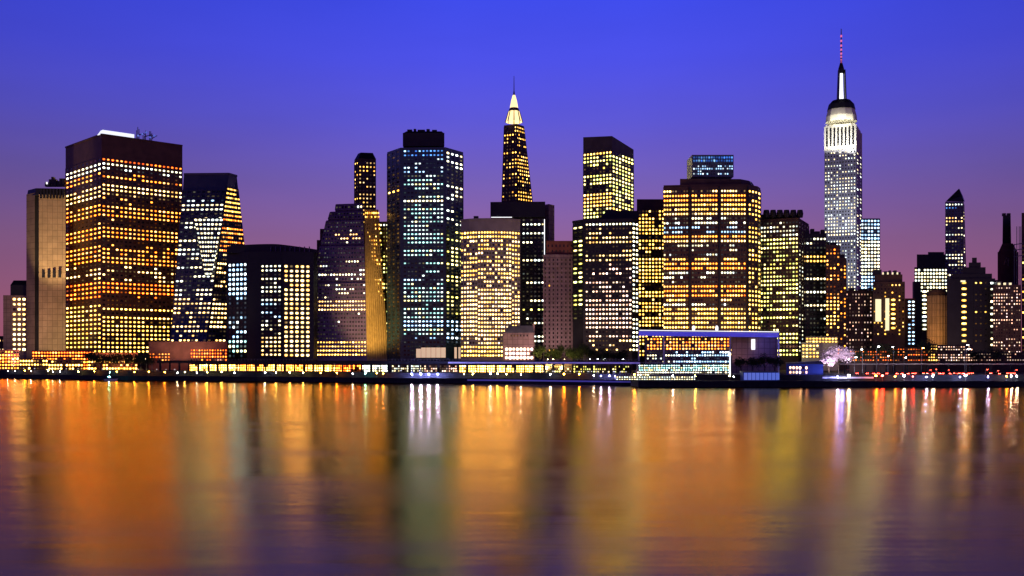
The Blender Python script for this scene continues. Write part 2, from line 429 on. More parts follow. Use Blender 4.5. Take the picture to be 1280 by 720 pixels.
# slender tower behind the stepped one
b = Bld('skyscraper', 'slender dark tower with a hipped black top rising behind the stepped plum tower', 'tower', 'dbrick', 457, 985)
t = b.tier(rect3(443,447,470,985,-30) if False else [V(443,990), V(448,982), V(470,985)], None, 198, ref=1)
b.face(t, 1, 280, 201, cw=4.2, rh=4.8, p=.4, pal='c', s=.45, wf=.5, hf=.45, bands=[(208,216,.8,'y',.9),(250,282,.7,'y',.7)])
b.face(t, 0, 280, 201, cw=3, rh=4.8, p=.15, pal='y', s=1, wf=.5, hf=.5)
b.cap('hipped_top', M['black'], [(443,990),(448,982),(470,985)], 198, 188.5, 982, [(447.5,996),(451,990),(466,992)], 14)
b.done()

# stepped plum tower with floodlit ochre flank
b = Bld('skyscraper', 'plum coloured tower stepping outwards downwards with a floodlit golden right flank', 'tower', 'purple', 440, 925)
bd = [(284,290,.05), (290,300,.4,'c'), (300,306,.25,'w'), (306,312,.08), (312,318,.1), (318,338,.08), (340,347,1.2,'w',2), (347,372,.22,'w',1.3), (375,388,1.1,'c',1.8), (388,425,.04), (425,444,1.3,'y',2.0)]
tiers_ = [(387,392.5,459,457,None,352,925), (393,400,457,455.5,352,306,929), (401,408,455.5,454.5,306,274,933), (410,413,454.5,454,274,263,936), (419,420,454,453.5,263,253.5,939)]
for a0, a1, c0, c1, y0, y1, Y in tiers_:
    t = b.tier([V(a0,Y), V(c0,Y-5)], y0, y1, ref=1, vtop=[V(a1,Y+3), V(c1,Y-2)], depth=24)
    b.face(t, 0, (446 if y0 is None else y0-.5), y1+1.5, cw=3.8, rh=5.2, pal='w', s=1.5, p=.1, wf=.66, hf=.42, bands=bd, rowvar=False, lift=.8, pier=1.1)
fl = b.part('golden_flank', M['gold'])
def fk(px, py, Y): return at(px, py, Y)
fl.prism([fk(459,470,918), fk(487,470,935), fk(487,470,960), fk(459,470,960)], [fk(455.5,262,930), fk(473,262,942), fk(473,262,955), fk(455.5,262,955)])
for k in range(1, 9):
    u = k/9; a = Vector(fk(459,470,918)).lerp(Vector(fk(487,470,935)), u); c = Vector(fk(455.5,262,930)).lerp(Vector(fk(473,262,942)), u)
    a += Vector((.3,-.9,0)); c += Vector((.3,-.9,0)); fl.tube(tuple(a), tuple(c), .45, .35, 4)
OCC.append((455,487,262,918))
facade(b.root, b.wall, [Vector(p)+Vector((0,-.4,0)) for p in (fk(456,372,925.6), fk(481,372,938.5), fk(474,264,942.6), fk(456,264,930.5))], 3.3, 5, p=.35, pal='y', s=1.6, wf=.6, hf=.5, pier=0, corr=.1, lift=.3, bands=[(262,268,1.4,'y',2.2)])
b.done()
for k, x in enumerate((458, 472)): spot(x, 446, 862, at(468, 390, 932), 170000, (1, .68, .22), R(56), 3)
spot(462, 455, 885, at(464, 300, 935), 160000, (1, .68, .22), R(40), 3)
# small dark block behind its left
b = Bld('office_tower', 'small plain dark block peeping out left of the stepped plum tower', 'tower', 'dbrick', 402, 990)
t = b.tier([V(396,990), V(420,990)], None, 300); t = b.tier([V(400,988), V(420,988)], 300, 286); b.face(t, 0, 320, 290, cw=4, rh=5, p=.1, pal='r', s=1, wf=.5, hf=.5); b.done()

# lit slab behind the octagonal tower
b = Bld('office_tower', 'narrow slab of greenish white windows between golden flank and the black octagonal tower', 'tower', 'dbrick', 488, 965)
t = b.tier([V(474,965), V(503,962)], None, 277); b.face(t, 0, 446, 279, cw=4.3, rh=4.9, p=.62, pal='g', s=1.9, wf=.62, hf=.5, bands=[(277,284,1,'w')]); b.done()

# tall black octagonal tower
b = Bld('skyscraper', 'tall black octagonal glass tower with flat rough cap and teal white windows', 'tower', 'tealglass', 530, 905)
vis = [V(484,925), V(500.5,905), V(557,903), V(579,925)]
t = b.tier(vis, None, 184, ref=2)
b.cap('sloping_shoulder', M['black'], [(484,925),(500.5,905),(557,903),(579,925)], 184.3, 182, 903, [(490,932),(504,912),(557,910),(574,932)], 14)
b.face(t, 0, 444, 186, cw=5, rh=5.2, pal='y', s=1.8, p=.03, wf=.6, hf=.5, bands=[(204,214,.3,'y'), (232,238,1.5,'y',2.4), (276,440,.0)])
bd = [(183,197,.85,'n',.6), (197,215,.25,'b'), (215,246,.45,'t'), (246,253,1.2,'w',2), (253,310,.55,'t'), (310,318,1.1,'t'), (318,330,.6,'t'), (330,345,.1,'t'), (345,352,.5,'b'), (352,400,.85,'t'), (400,412,1.3,'b',1.9), (412,418,1.2,'t'), (418,426,.3,'b',.6), (426,450,0)]
b.face(t, 1, 446, 186, cw=4.7, rh=5.2, u0=.06, u1=.96, pal='t', s=.9, wf=.7, hf=.45, bands=bd, corr=.6)
bd = [(183,190,0), (190,205,.6,'w'), (205,280,.3,'w'), (280,400,.5,'g',2), (400,430,.7,'b')]
b.face(t, 2, 430, 188, cw=5, rh=5.2, pal='w', s=1.8, wf=.62, hf=.5, bands=bd, corr=.6)
mb = b.cap('rooftop_cap', M['black'], [(503.5,912),(555.5,912)], 182.5, 166, 912)
b.cap('', None, [(504.5,912.4),(554.5,912.4)], 166, 163.2, 912, [(508,915),(552,915)], mb=mb)
junk(b, [(509,515,164,161.8), (517,520,164,161), (522,531,164,162), (533,537,164,161.2), (540,546,164,162.2)], 915)
for k in range(6): b.boxpx('lobby_panel', L['lobby'], 520+k*6.2+.25, 520+(k+1)*6.2-.25, 447, 434.5 if k else 436, 901.5, .8)
b.boxpx('entrance_wall', L['lobby'], 568, 571, 448, 434, 900.5, .8); b.boxpx('entrance_wall', L['lobby'], 573, 576, 448, 434, 900.5, .8)
b.done()

# cream rounded building
b = Bld('office_tower', 'rounded cream building with a plain mauve top storey and close yellow windows', 'office block', 'stone', 613, 880)
vis = arc(576, 650, 885, 12, 7)
t = b.tier(vis, None, 274, ref=3)
bd = [(272,288,0), (288,296,1.3,'y',1.9), (296,304,.55,'c'), (304,312,.7,'y'), (312,322,.5), (322,330,.9,'y'), (330,338,.6), (338,344,1.2,'y'), (344,362,.5,'c',1.3), (362,420,1.0,'c',1.9), (420,430,.6,'c'), (430,449,1.0,'y',2.0)]
for i in range(7): b.face(t, i, 447, 288, cw=3.6, rh=5.2, pal='c', s=1.6, wf=.72, hf=.55, bands=bd, rowvar=False, pier=.25)
b.parapet(t, .8)
b.boxpx('roof_machine', M['black'], 592, 598, 273, 270, 885, 6)
b.done()

# spire tower
b = Bld('skyscraper', 'slim tapering tower crowned by a glowing cream lantern and thin needle spire', 'tower', 'dbrick', 644, 1075)
t = b.tier([V(627,1080), V(645,1070), V(667,1085)], None, 250, ref=1, vtop=[V(627,1080), V(645,1070), V(667,1085)])
t = b.tier([V(627,1080), V(647,1070), V(666,1085)], 252, 153, ref=1, vtop=[V(630,1084), V(646,1076), V(655,1088)])
b.face(t, 0, 251, 155, cw=4.0, rh=4.4, p=.45, pal='y', s=1.3, wf=.5, hf=.5, corr=.1)
b.face(t, 1, 251, 155, cw=3.4, rh=4.4, p=.85, pal='y', s=1.3, wf=.55, hf=.5, corr=.1)
mb = b.part('lantern', L['lantern']); cx, cy = V(642.5,1082)
def pr(px): return px*1082/F
mb.lathe([(pr(10.5),Zp(153,1082)), (pr(8.5),Zp(146,1082)), (pr(6.6),Zp(139,1082))], cx, cy, 8)
mb.lathe([(pr(5.2),Zp(135,1082)), (pr(3.6),Zp(126,1082)), (pr(1.6),Zp(119,1082))], cx, cy, 8)
mb = b.part('lantern_band', M['dbrick']); mb.lathe([(pr(6.8),Zp(139.2,1082)), (pr(6.2),Zp(137,1082)), (pr(5.2),Zp(135,1082)), (pr(1),Zp(134.8,1082))], cx, cy, 8)
for a in range(8):
    r0, r1 = pr(10.7), pr(6.8); an = 2*math.pi*a/8
    mb.tube((cx+r0*math.cos(an), cy+r0*math.sin(an), Zp(153,1082)), (cx+r1*math.cos(an), cy+r1*math.sin(an), Zp(139,1082)), .75, .5, 4)
mb = b.part('spire', M['grey']); mb.lathe([(pr(1.4),Zp(119.5,1082)), (pr(.55),Zp(113,1082)), (pr(.3),Zp(95,1082))], cx, cy, 6)
b.done()

# black block under it
b = Bld('office_tower', 'black flat topped block with wide overhanging head in front of the needle spire tower', 'tower', 'black', 660, 950)
t = b.tier([V(649,952), V(681,950)], None, 270, ref=1)
b.face(t, 0, 446, 272, cw=4.5, rh=5.6, u0=.1, pal='w', p=.12, s=1.6, wf=.65, hf=.45, bands=[(322,330,1.0,'w',1.8),(350,356,.4,'w'),(386,392,1,'g')], corr=.6)
t = b.tier([V(613,948), V(681.5,946)], 271, 252, ref=1); 
b.boxpx('wall_lights', L['mast'], 680.2, 681, 330, 274, 948.5, .6); b.boxpx('wall_lights', L['mast'], 614, 640, 271.8, 271.2, 947.2, .6)
b.done()
b = Bld('office_tower', 'plain mauve slab end just right of the black flat topped block', 'tower', 'mauve', 687, 975)
t = b.tier([V(678,976), V(686,970), V(693,978)], None, 255, ref=1); b.face(t, 0, 440, 330, cw=3, rh=5, p=.2, pal='w', s=1, wf=.5, hf=.5); b.done()

# mauve masonry tower
b = Bld('apartment_block', 'old mauve masonry block with dark unlit windows and a brick crown beside the dark tower', 'apartment block', 'mauve', 700, 900)
t = b.tier([V(679,902), V(699.5,900), V(720,903)], None, 318, ref=1)
for i in (0, 1): b.face(t, i, 446, 322, cw=5.2, rh=5.4, p=.02, pal='y', s=.6, wf=.4, hf=.55, rowvar=False, pier=.3)
t = b.tier([V(683,904), V(717,904)], 318, 301, mb=b.part('crown', M['red'])); b.face(t, 0, 317, 304, cw=5, rh=6, p=.1, pal='o', s=.7, wf=.4, hf=.5, pier=0)
b.done()
spot(690, 452, 866, at(698, 390, 902), 35000, (1, .7, .6), R(80), 3)

# bright tower with sloping grey cap
b = Bld('skyscraper', 'tower packed with yellow windows under a sloping olive grey cap', 'tower', 'olive', 762, 1010)
vis = rect3(729,765,792,1010,30)
t = b.tier(vis, None, 187, ref=1)
mb = b.part('sloping_cap', M['olive'])
a = [(x, y, t['z1']) for x, y in vis]; bk = [(vis[2][0]-14, vis[2][1]+6, t['z1']), (vis[0][0]+8, vis[0][1]+30, t['z1'])]
zt = [Zp(171.5, vis[0][1]), Zp(170, vis[1][1]), Zp(187, vis[2][1])]
mb.prism(a+bk, [(a[i][0], a[i][1]-.0, zt[i]) for i in range(3)]+[(bk[0][0], bk[0][1], zt[2]), (bk[1][0], bk[1][1], zt[0])])
bd = [(187,192,1.2,'y'), (192,205,.95,'g'), (205,215,.5,'y'), (215,228,.85,'g'), (228,238,.4), (238,256,1.1,'y'), (256,300,.8,'g')]
b.face(t, 0, 300, 188, cw=4, rh=4.6, pal='g', s=1.9, wf=.66, hf=.6, bands=bd, rowvar=False, corr=.5)
b.face(t, 1, 300, 188, cw=3.8, rh=4.6, pal='g', s=2.0, wf=.7, hf=.6, bands=[(187,256,.85,'g'),(256,300,.8,'y')], rowvar=False, corr=.5)
b.done()

# dark front tower with banded windows
b = Bld('office_tower', 'broad dark tower with faint peach window bands below the yellow packed tower', 'tower', 'black', 757, 880)
vis = [V(716,892), V(729,882), V(790,876), V(798,884)]
t = b.tier(vis, None, 275, ref=2)
b.face(t, 0, 400, 280, cw=6.5, rh=5.6, p=.42, pal='g', s=2.0, wf=.8, hf=.45)
bd = [(275,281,.9,'w'), (281,305,.8,'c',1.4), (305,318,.5,'c'), (318,330,.75,'c'), (330,350,.4,'m'), (350,372,.55,'m',1.3), (372,425,.95,'m',1.6), (425,447,.35,'c')]
b.face(t, 1, 440, 277, cw=4.3, rh=5.5, u0=.04, pal='m', s=1.5, wf=.66, hf=.46, bands=bd)
b.face(t, 2, 440, 277, cw=4.5, rh=5.5, p=1.0, pal='w', s=2.1, wf=.75, hf=.5, rowvar=False)
b.parapet(t)
b.cap('rooftop_cap', M['black'], [(748,884),(797,884)], 275.5, 263, 884, [(758,886),(797,886)], 20)
b.done()

# narrow yellow mosaic building
b = Bld('office_tower', 'narrow brown building speckled gold left of the blue crowned tower', 'tower', 'dbrick', 814, 945)
t = b.tier([V(796,945), V(831,945)], None, 249)
b.face(t, 0, 446, 262, cw=4.3, rh=4.6, u0=.05, pal='y', s=1.9, p=.85, wf=.62, hf=.58, corr=.15, bands=[(262,270,.4)])
b.done()

# large blue crowned tower
b = Bld('skyscraper', 'massive rounded corner tower of amber window bands with a blue glass box on its roof', 'tower', 'brown', 885, 880)
vis = [V(829,884), V(862,881), V(899,880), V(935,880), V(947,889), V(951,900)]
t = b.tier(vis, None, 233, ref=2)
bd = [(232,241,.7,'c'), (241,253,1.15,'o',2.1), (253,262,.9,'y'), (262,272,1.0,'c'), (272,280,.3,'w'), (280,290,.5,'b',.7), (290,299,1.2,'o',2.3), (299,306,1.1,'c'), (306,320,.2,'w',.8), (320,326,.3), (326,340,1.1,'o',2.0), (340,356,.25,'w'), (356,370,1.1,'o',2.2), (370,377,.5,'y'), (377,386,.3,'w'), (386,415,.95,'y',2.1)]
for i, (a, c) in enumerate([(.0,.96), (.06,.95), (.05,.93)]):
    b.face(t, i, 446, 236, cw=3.7, rh=5.6, u0=a, u1=c, pal='y', s=1.9, wf=.72, hf=.5, bands=bd, rowvar=False, corr=.6)
for i in (3, 4): b.face(t, i, 446, 236, cw=3.6, rh=5.6, pal='y', s=1.8, p=.8, wf=.66, hf=.52)
pr_ = b.part('corner_pier', M['black'])
for x in (862.3, 899, 935): pr_.box(V(x-1,879)[0], V(x+1,879)[0], 878.6, 880.8, G, Zp(234,880))
mb = b.cap('stepped_head', M['brown'], [(829.5,884.5),(862,881.5),(935,880.5),(947,889.5),(950.5,900)], 233.2, 230.5, 880)
b.cap('', None, [(850,884),(928,884),(940,892),(945,901)], 230.5, 222.5, 880, [(850,884),(925,885),(936,893),(940,902)], mb=mb)
mb = b.part('glass_box', M['navy']); Yb = 888; mb.box(V(865,Yb)[0], V(917,Yb)[0], Yb, Yb+26, Zp(221,Yb), Zp(193.5,Yb))
facade(b.root, mb, [at(866,219,Yb), at(916.5,219,Yb), at(916.5,203,Yb), at(866,203,Yb)], 2.8, 3, p=.45, pal='b', s=.45, wf=.75, hf=.75, pier=.12, corr=.2)
facade(b.root, mb, [at(866,203,Yb), at(916.5,203,Yb), at(916.5,195,Yb), at(866,195,Yb)], 3.2, 4, p=1.3, pal='n', s=.25, wf=.94, hf=.94, pier=.1, rowvar=False)
b.done()

# green-yellow tower
b = Bld('office_tower', 'square tower with green tinged window rows and round cooling units along its roof', 'tower', 'olive', 980, 905)
b.mat = M['dbrick']
vis = rect3(950,998,1011,905,25)
t = b.tier(vis, None, 272, ref=1)
b.face(t, 0, 446, 275, cw=3.9, rh=5.1, pal='g', s=1.5, p=.85, wf=.68, hf=.5, bands=[(272,277,1.3,'g',1.8),(277,296,.5,'w',.9),(296,310,.8,'g'),(310,345,.6,'g',1.1),(345,440,1.0,'g',1.9)])
b.face(t, 1, 446, 275, cw=3.6, rh=5.1, pal='w', s=.6, p=.6, wf=.5, hf=.5, bands=[(272,310,.05)])
for k in range(6):
    mb = b.part('cooling_unit', M['black']); cx, cy = V(958+k*8.4,912); mb.lathe([(2.3,Zp(272,912)), (2.8,Zp(267,912)), (2.2,Zp(262.5,912))], cx, cy, 10)
b.boxpx('roof_machine', M['black'], 952, 1000, 273, 268, 918, 10)
b.done()

# dark building right of it
b = Bld('apartment_block', 'almost black building with broken white window bands right of the green tinged tower', 'tower', 'black', 1017, 930)
t = b.tier([V(1003,930), V(1033,930)], None, 292)
b.face(t, 0, 440, 296, cw=4.4, rh=5.6, p=.2, pal='w', s=1.5, wf=.66, hf=.5, corr=.6, bands=[(296,318,.06),(318,328,.9,'y'),(345,352,.7,'w'),(362,370,.9,'w',2.2),(398,404,.9,'w',2.2),(380,386,.6)])
junk(b, [(1006,1012,292,288), (1014,1018,292,286), (1019,1025,292,289), (1027,1031,292,287)], 932)
b.done()
b = Bld('apartment_block', 'dark brown stepped block with scattered orange windows below the tallest mast tower', 'apartment block', 'dbrick', 1046, 905)
t = b.tier([V(1032,906), V(1050,905)], None, 306, depth=25); b.face(t, 0, 444, 310, cw=4.2, rh=4.6, p=.5, pal='o', s=1.5, wf=.55, hf=.55, corr=.2, bands=[(373,430,.8,'y',1.9)])
t = b.tier([V(1049.5,908), V(1058,910)], None, 322, depth=25); b.face(t, 0, 444, 326, cw=4, rh=4.6, p=.3, pal='o', s=1.4, wf=.55, hf=.55, corr=.2)
junk(b, [(1034,1037,306,302), (1039,1046,306,303), (1050,1056,322,318)], 910)
b.done()
b = Bld('office_block', 'small bright cream lit block with a ledge at the foot of the dark towers', 'office block', 'stone', 1012, 850)
t = b.tier([V(1002,850), V(1024,850)], None, 428); b.face(t, 0, 448, 430, cw=4.4, rh=4.6, p=1.3, pal='y', s=1.8, wf=.7, hf=.55, rowvar=False, cols=5, rows=4)
t = b.tier([V(1007,856), V(1047,856)], None, 421); b.face(t, 0, 429, 421.5, cw=4, rh=4, p=1.3, pal='y', s=1.8, wf=.85, hf=.6, rowvar=False)
b.done()

# the tallest tower with mast
Y0 = 1460
b = Bld('skyscraper', 'tallest grey tower with white floodlit crown, bright mooring mast and pink lit antenna', 'tower', 'grey', 1052, Y0)
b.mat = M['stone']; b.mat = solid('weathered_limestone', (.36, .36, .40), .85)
vis = rect3(1030.5,1070,1077.5,Y0,24)
t = b.tier(vis, None, 186, ref=1)
for i in (0, 1): b.face(t, i, 365, 187, cw=3.7, rh=4.1, p=.75, pal='w', s=.85, wf=.5, hf=.5, corr=.2, bands=[(186,230,.6,'w',.6),(286,298,1.2,'w',1.2),(310,335,.5,'w',.5)])
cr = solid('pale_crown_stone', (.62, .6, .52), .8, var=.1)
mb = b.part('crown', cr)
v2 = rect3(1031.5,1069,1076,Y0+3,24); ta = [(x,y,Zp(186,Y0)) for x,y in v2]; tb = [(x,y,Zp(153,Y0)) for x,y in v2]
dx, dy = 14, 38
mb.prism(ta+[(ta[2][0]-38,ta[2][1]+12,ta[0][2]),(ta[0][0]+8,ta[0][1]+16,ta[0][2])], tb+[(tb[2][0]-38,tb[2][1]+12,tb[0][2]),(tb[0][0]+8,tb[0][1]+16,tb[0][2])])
# fins on the crown
for face_ in (0, 1):
    a, c = Vector(v2[face_]), Vector(v2[face_+1]); d = (c-a).normalized(); nn = Vector((d.y, -d.x))
    m = 8 if face_ == 0 else 3
    for k in range(m+1):
        p = a.lerp(c, k/m); q_ = [p-d*1.2+nn*1.6, p+d*1.2+nn*1.6, p+d*1.2, p-d*1.2]
        fn = b.part('crown_fin', cr, 'crown'); fn.prism([(w.x,w.y,Zp(186,Y0)) for w in q_], [(w.x,w.y,Zp(155,Y0)) for w in q_])
for face_ in (0, 1):
    a, c = Vector(v2[face_]), Vector(v2[face_+1]); d = (c-a).normalized(); nn = Vector((d.y, -d.x)); m = 8 if face_ == 0 else 3
    for k in range(m):
        p = a.lerp(c, (k+.5)/m); q_ = [p-d*1.7+nn*.5, p+d*1.7+nn*.5, p+d*1.7-nn*.2, p-d*1.7-nn*.2]
        dk = b.part('crown_window', M['black'], 'crown'); dk.prism([(w.x,w.y,Zp(180,Y0)) for w in q_], [(w.x,w.y,Zp(157,Y0)) for w in q_])
cx, cy = V(1051.5, Y0+14); pr = lambda p: p*(Y0+14)/F
Yc = Y0+14
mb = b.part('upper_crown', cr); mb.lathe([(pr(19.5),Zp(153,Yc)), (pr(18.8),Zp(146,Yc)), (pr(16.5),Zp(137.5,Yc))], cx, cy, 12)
mb = b.part('dome', M['black']); mb.lathe([(pr(17.2),Zp(138,Yc)), (pr(15.5),Zp(131,Yc)), (pr(11),Zp(126,Yc)), (pr(5),Zp(124.5,Yc))], cx, cy, 16)
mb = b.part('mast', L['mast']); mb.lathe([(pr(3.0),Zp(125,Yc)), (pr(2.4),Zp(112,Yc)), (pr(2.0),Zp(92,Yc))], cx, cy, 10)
mb = b.part('mast_buttress', M['black'])
for s_ in (-1, 1): mb.prism([(cx+s_*pr(4.6)-.7,cy-6,Zp(126,Yc)), (cx+s_*pr(4.6)+.7,cy-6,Zp(126,Yc)), (cx+s_*pr(4.6)+.7,cy+2,Zp(126,Yc)), (cx+s_*pr(4.6)-.7,cy+2,Zp(126,Yc))],
        [(cx+s_*pr(3.4)-.7,cy-5,Zp(88,Yc)), (cx+s_*pr(3.4)+.7,cy-5,Zp(88,Yc)), (cx+s_*pr(3.4)+.7,cy+1,Zp(88,Yc)), (cx+s_*pr(3.4)-.7,cy+1,Zp(88,Yc))])
mb.lathe([(pr(4.2),Zp(92,Yc)), (pr(3.6),Zp(86,Yc)), (pr(1.6),Zp(79,Yc))], cx, cy, 10)
mb = b.part('antenna', M['grey']); mb.lathe([(pr(1.3),Zp(80,Yc)), (pr(1.0),Zp(60,Yc)), (pr(.5),Zp(36,Yc))], cx, cy, 6)
for y in (44, 50, 56, 61, 66, 70, 74, 77): mb = b.part('antenna_beacon', L['pink'], 'antenna'); mb.lathe([(pr(1.15),Zp(y+2.6,Yc)), (pr(1.2),Zp(y,Yc))], cx, cy, 8)
b.done()
for px in (1036, 1050, 1064): spot(px, 192, Y0-14, at(px+1, 160, Y0+14), 75000, (1, .98, .88), R(90), 2)
for px in (1040, 1052, 1066): spot(px, 158, Y0-12, at(1051, 142, Y0+4), 42000, (1, .93, .7), R(90), 2)

b = Bld('office_tower', 'slim ice blue tower glowing with even rows behind the right side of the tallest tower', 'tower', 'navy', 1088, 1300)
t = b.tier([V(1076,1300), V(1100,1300)], None, 273); b.face(t, 0, 375, 274, cw=3.7, rh=4.3, p=1.1, pal='b', s=1.1, wf=.8, hf=.62, bands=[(273,282,1.2,'b',.8),(300,345,1.3,'w',1.7),(345,375,1.2,'b',1.4)], rowvar=False); b.done()

b = Bld('apartment_block', 'low dull brown block with faint windows below the ice blue tower', 'apartment block', 'dbrick', 1076, 960)
t = b.tier([V(1057,960), V(1094,958)], None, 363); b.face(t, 0, 436, 366, cw=3.8, rh=4.4, p=.5, pal='m', s=.28, wf=.5, hf=.55, corr=.1)
junk(b, [(1062,1068,363,360), (1074,1084,363,361), (1087,1090,363,359)], 962); b.done()

b = Bld('apartment_block', 'dark brown block with two tall cream lit panels and spiky roof lamps', 'apartment block', 'dbrick', 1112, 940)
t = b.tier([V(1091,942), V(1131,940)], None, 352, ref=1); b.face(t, 0, 420, 354, cw=4.4, rh=4.8, p=.3, pal='y', s=.8, wf=.5, hf=.5, corr=.2)
t = b.tier([V(1093,944), V(1128,943)], 352, 343, ref=1)
for (x0,x1,y0,y1) in ((1094.5,1101.5,402,374), (1107,1111.5,413,373)):
    b.boxpx('lit_panel', L['creampanel'], x0, x1, y0, y1, 938.5, .6)
facade(b.root, b.wall, [at(1113,413,938.6), at(1120,413,938.6), at(1120,372,938.6), at(1113,372,938.6)], 7, 5.6, p=1.3, pal='y', s=2.4, wf=.85, hf=.5, rowvar=False, pier=.2)
junk(b, [(1092,1102,343,337), (1106,1109,343,339), (1112,1114,343,338), (1118,1121,343,338), (1124,1126,343,340)], 946)
for x in (1104, 1110, 1116, 1122): mb = b.part('roof_lamp', L['creampanel']); mb.box(V(x,944)[0]-.5, V(x,944)[0]+.5, 944, 945, Zp(343,944), Zp(340.5,944))
b.done()
b = Bld('office_block', 'narrow dark block with a single ladder of bluish white windows', 'office block', 'dbrick', 1136, 980)
t = b.tier([V(1129,981), V(1144,980)], None, 373); b.face(t, 0, 432, 375, cw=5, rh=4.6, u0=.35, cols=2, p=.95, pal='b', s=1.2, wf=.7, hf=.5, rowvar=False); b.done()

b = Bld('office_tower', 'black capped office block with a wide white window band left of the slant topped tower', 'office block', 'black', 1163, 1050)
t = b.tier([V(1143,1050), V(1184,1050)], None, 334); b.face(t, 0, 366, 335.5, cw=3.6, rh=4.4, p=1.1, pal='w', s=1.5, wf=.75, hf=.6, rowvar=False)
t = b.tier([V(1146,1052), V(1182,1052)], 334, 318); t = b.tier([V(1160,1053), V(1180,1053)], 318, 315)
b.boxpx('blank_wall', M['black'], 1142.5, 1151, None, 352, 1046, 4)
facade(b.root, b.wall, [at(1152,414,1049.4), at(1159,414,1049.4), at(1159,362,1049.4), at(1152,362,1049.4)], 7, 5, p=1.3, pal='w', s=1.9, wf=.85, hf=.5, rowvar=False, pier=.2)
b.done()

b = Bld('office_tower', 'slim dark tower ending in a pointed slanted top', 'tower', 'navy', 1196, 1120)
t = b.tier([V(1181.5,1122), V(1204,1120), V(1211,1130)], None, 252, ref=1, vtop=[V(1181.5,1122), V(1204,1120), V(1205,1124)])
b.face(t, 0, 350, 253.5, cw=3.7, rh=4.2, p=.25, pal='w', s=.8, wf=.6, hf=.5, corr=.6, bands=[(252,256,.9,'w'),(256,270,.3,'n',.5),(270,278,.9,'c',.9),(285,292,.8,'w'),(318,345,.7,'w')])
b.face(t, 1, 350, 255, cw=3, rh=4.2, p=.45, pal='w', s=1, wf=.5, hf=.5, corr=.2)
mb = b.part('slanted_top', M['black']); f_ = [at(1182,252,1122), at(1205,252,1120), at(1206,252,1140), at(1183,252,1140)]
mb.prism(f_, [at(1189,245,1124), at(1202.5,245,1121), at(1203.5,245,1139), at(1190,245,1139)]); mb.prism([at(1189,245,1124), at(1202.5,245,1121), at(1203.5,245,1139), at(1190,245,1139)], [at(1198.3,236,1126), at(1199,236,1125), at(1199.3,236,1127), at(1198.6,236,1127)])
b.done()

# round tan tower
b = Bld('round_tower', 'round ribbed tan tower glowing orange on its left side', 'tower', 'tan', 1172, 900)
mb = b.wall; cx, cy = V(1171.5, 915); rr = 11.5*915/F; n = 40
bot = [(cx+(rr+(.45 if i % 2 else 0))*math.cos(2*math.pi*i/n), cy+(rr+(.45 if i % 2 else 0))*math.sin(2*math.pi*i/n), G-.3) for i in range(n)]
mb.prism(bot, [(x, y, Zp(370,915)) for x, y, _ in bot]); OCC.append((1160,1183,370,905))
mb = b.part('rooftop_cap', M['dbrick']); mb.lathe([(rr*.97,Zp(370.5,915)), (rr*.97,Zp(366,915)), (rr*.9,Zp(363,915))], cx, cy, 24)
b.done()
spot(1160, 438, 880, at(1168, 400, 908), 60000, (1, .5, .13), R(80), 2)

b = Bld('apartment_block', 'dark stepped block with one column of yellow windows below the slanted tower', 'apartment block', 'black', 1212, 870)
t = b.tier([V(1184,872), V(1244,870)], None, 348, ref=1)
b.face(t, 0, 430, 350, u0=.28, u1=.42, cols=1, cw=6, rh=7.6, p=1.0, pal='y', s=1.8, wf=.8, hf=.42, rowvar=False)
b.face(t, 0, 430, 350, u0=.55, u1=.85, cols=3, cw=6, rh=7.6, p=.12, pal='y', s=1.4, wf=.5, hf=.3, rowvar=False)
b.face(t, 0, 435, 350, u0=.86, u1=1, cols=1, cw=6, rh=7.6, p=.85, pal='w', s=1.4, wf=.5, hf=.36, rowvar=False)
for i, (x0,x1,yy) in enumerate(((1190,1240,342), (1203,1232,334), (1211,1226,328), (1215,1221,322))):
    tt = b.tier([V(x0,873+i), V(x1,872+i)], 348 if i == 0 else (342,334,328)[i-1], yy, ref=1, depth=14-i)
b.boxpx('lit_panel', L['creampanel'], 1201, 1207, 352.5, 350.5, 871, .5)
b.done()

b = Bld('apartment_block', 'brown grey block of small dim windows at the right edge behind the quay', 'apartment block', 'mauve', 1256, 860)
b.mat = M['dbrick']
t = b.tier([V(1241,862), V(1276,860)], None, 356, ref=1); b.face(t, 0, 442, 358, cw=3.3, rh=4, p=.55, pal='m', s=.55, wf=.6, hf=.5, corr=.2)
junk(b, [(1246,1252,356,352), (1258,1266,356,353)], 864, 'grey'); 
for x in (1249, 1256, 1263): mb = b.part('roof_lamp', L['creampanel']); mb.box(V(x,861)[0]-.7, V(x,861)[0]+.7, 860.5, 862, Zp(356,861), Zp(353.5,861))
b.done()

b = Bld('power_station', 'dark hall with a tall square chimney carrying a faint pale emblem', 'building', 'dbrick', 1258, 960); b.mat = solid('maroon_brick', (.09,.04,.045), .9)
t = b.tier([V(1247,960), V(1273,960)], None, 315); t = b.tier([V(1248,960.5), V(1272,960.5)], 315, 304, vtop=[V(1253,962), V(1266,962)])
mb = b.part('chimney', M['black']); mb.prism([at(1253,305,964), at(1264,305,964), at(1264,305,976), at(1253,305,976)], [at(1253.5,269,964), at(1263.3,269,964), at(1263.3,269,976), at(1253.5,269,976)])
for x in (1253.6, 1259.4): mb.box(V(x,964)[0], V(x+3.6,964)[0], 963.6, 966, Zp(270,964), Zp(266.5,964))
mb = b.part('emblem', M['mauve']); mb.tube(at(1255,331,959.4), at(1258,322,959.4), .35, .35); mb.tube(at(1258,322,959.4), at(1259.5,326,959.4), .35, .35); mb.tube(at(1257,328,959.4), at(1262,325,959.4), .3, .3); mb.tube(at(1261,323,959.4), at(1260,332,959.4), .35, .35)
b.done()
b = Bld('office_tower', 'tall dark tower cut by the right edge of the view behind an open steel frame', 'tower', 'dbrick', 1285, 930)
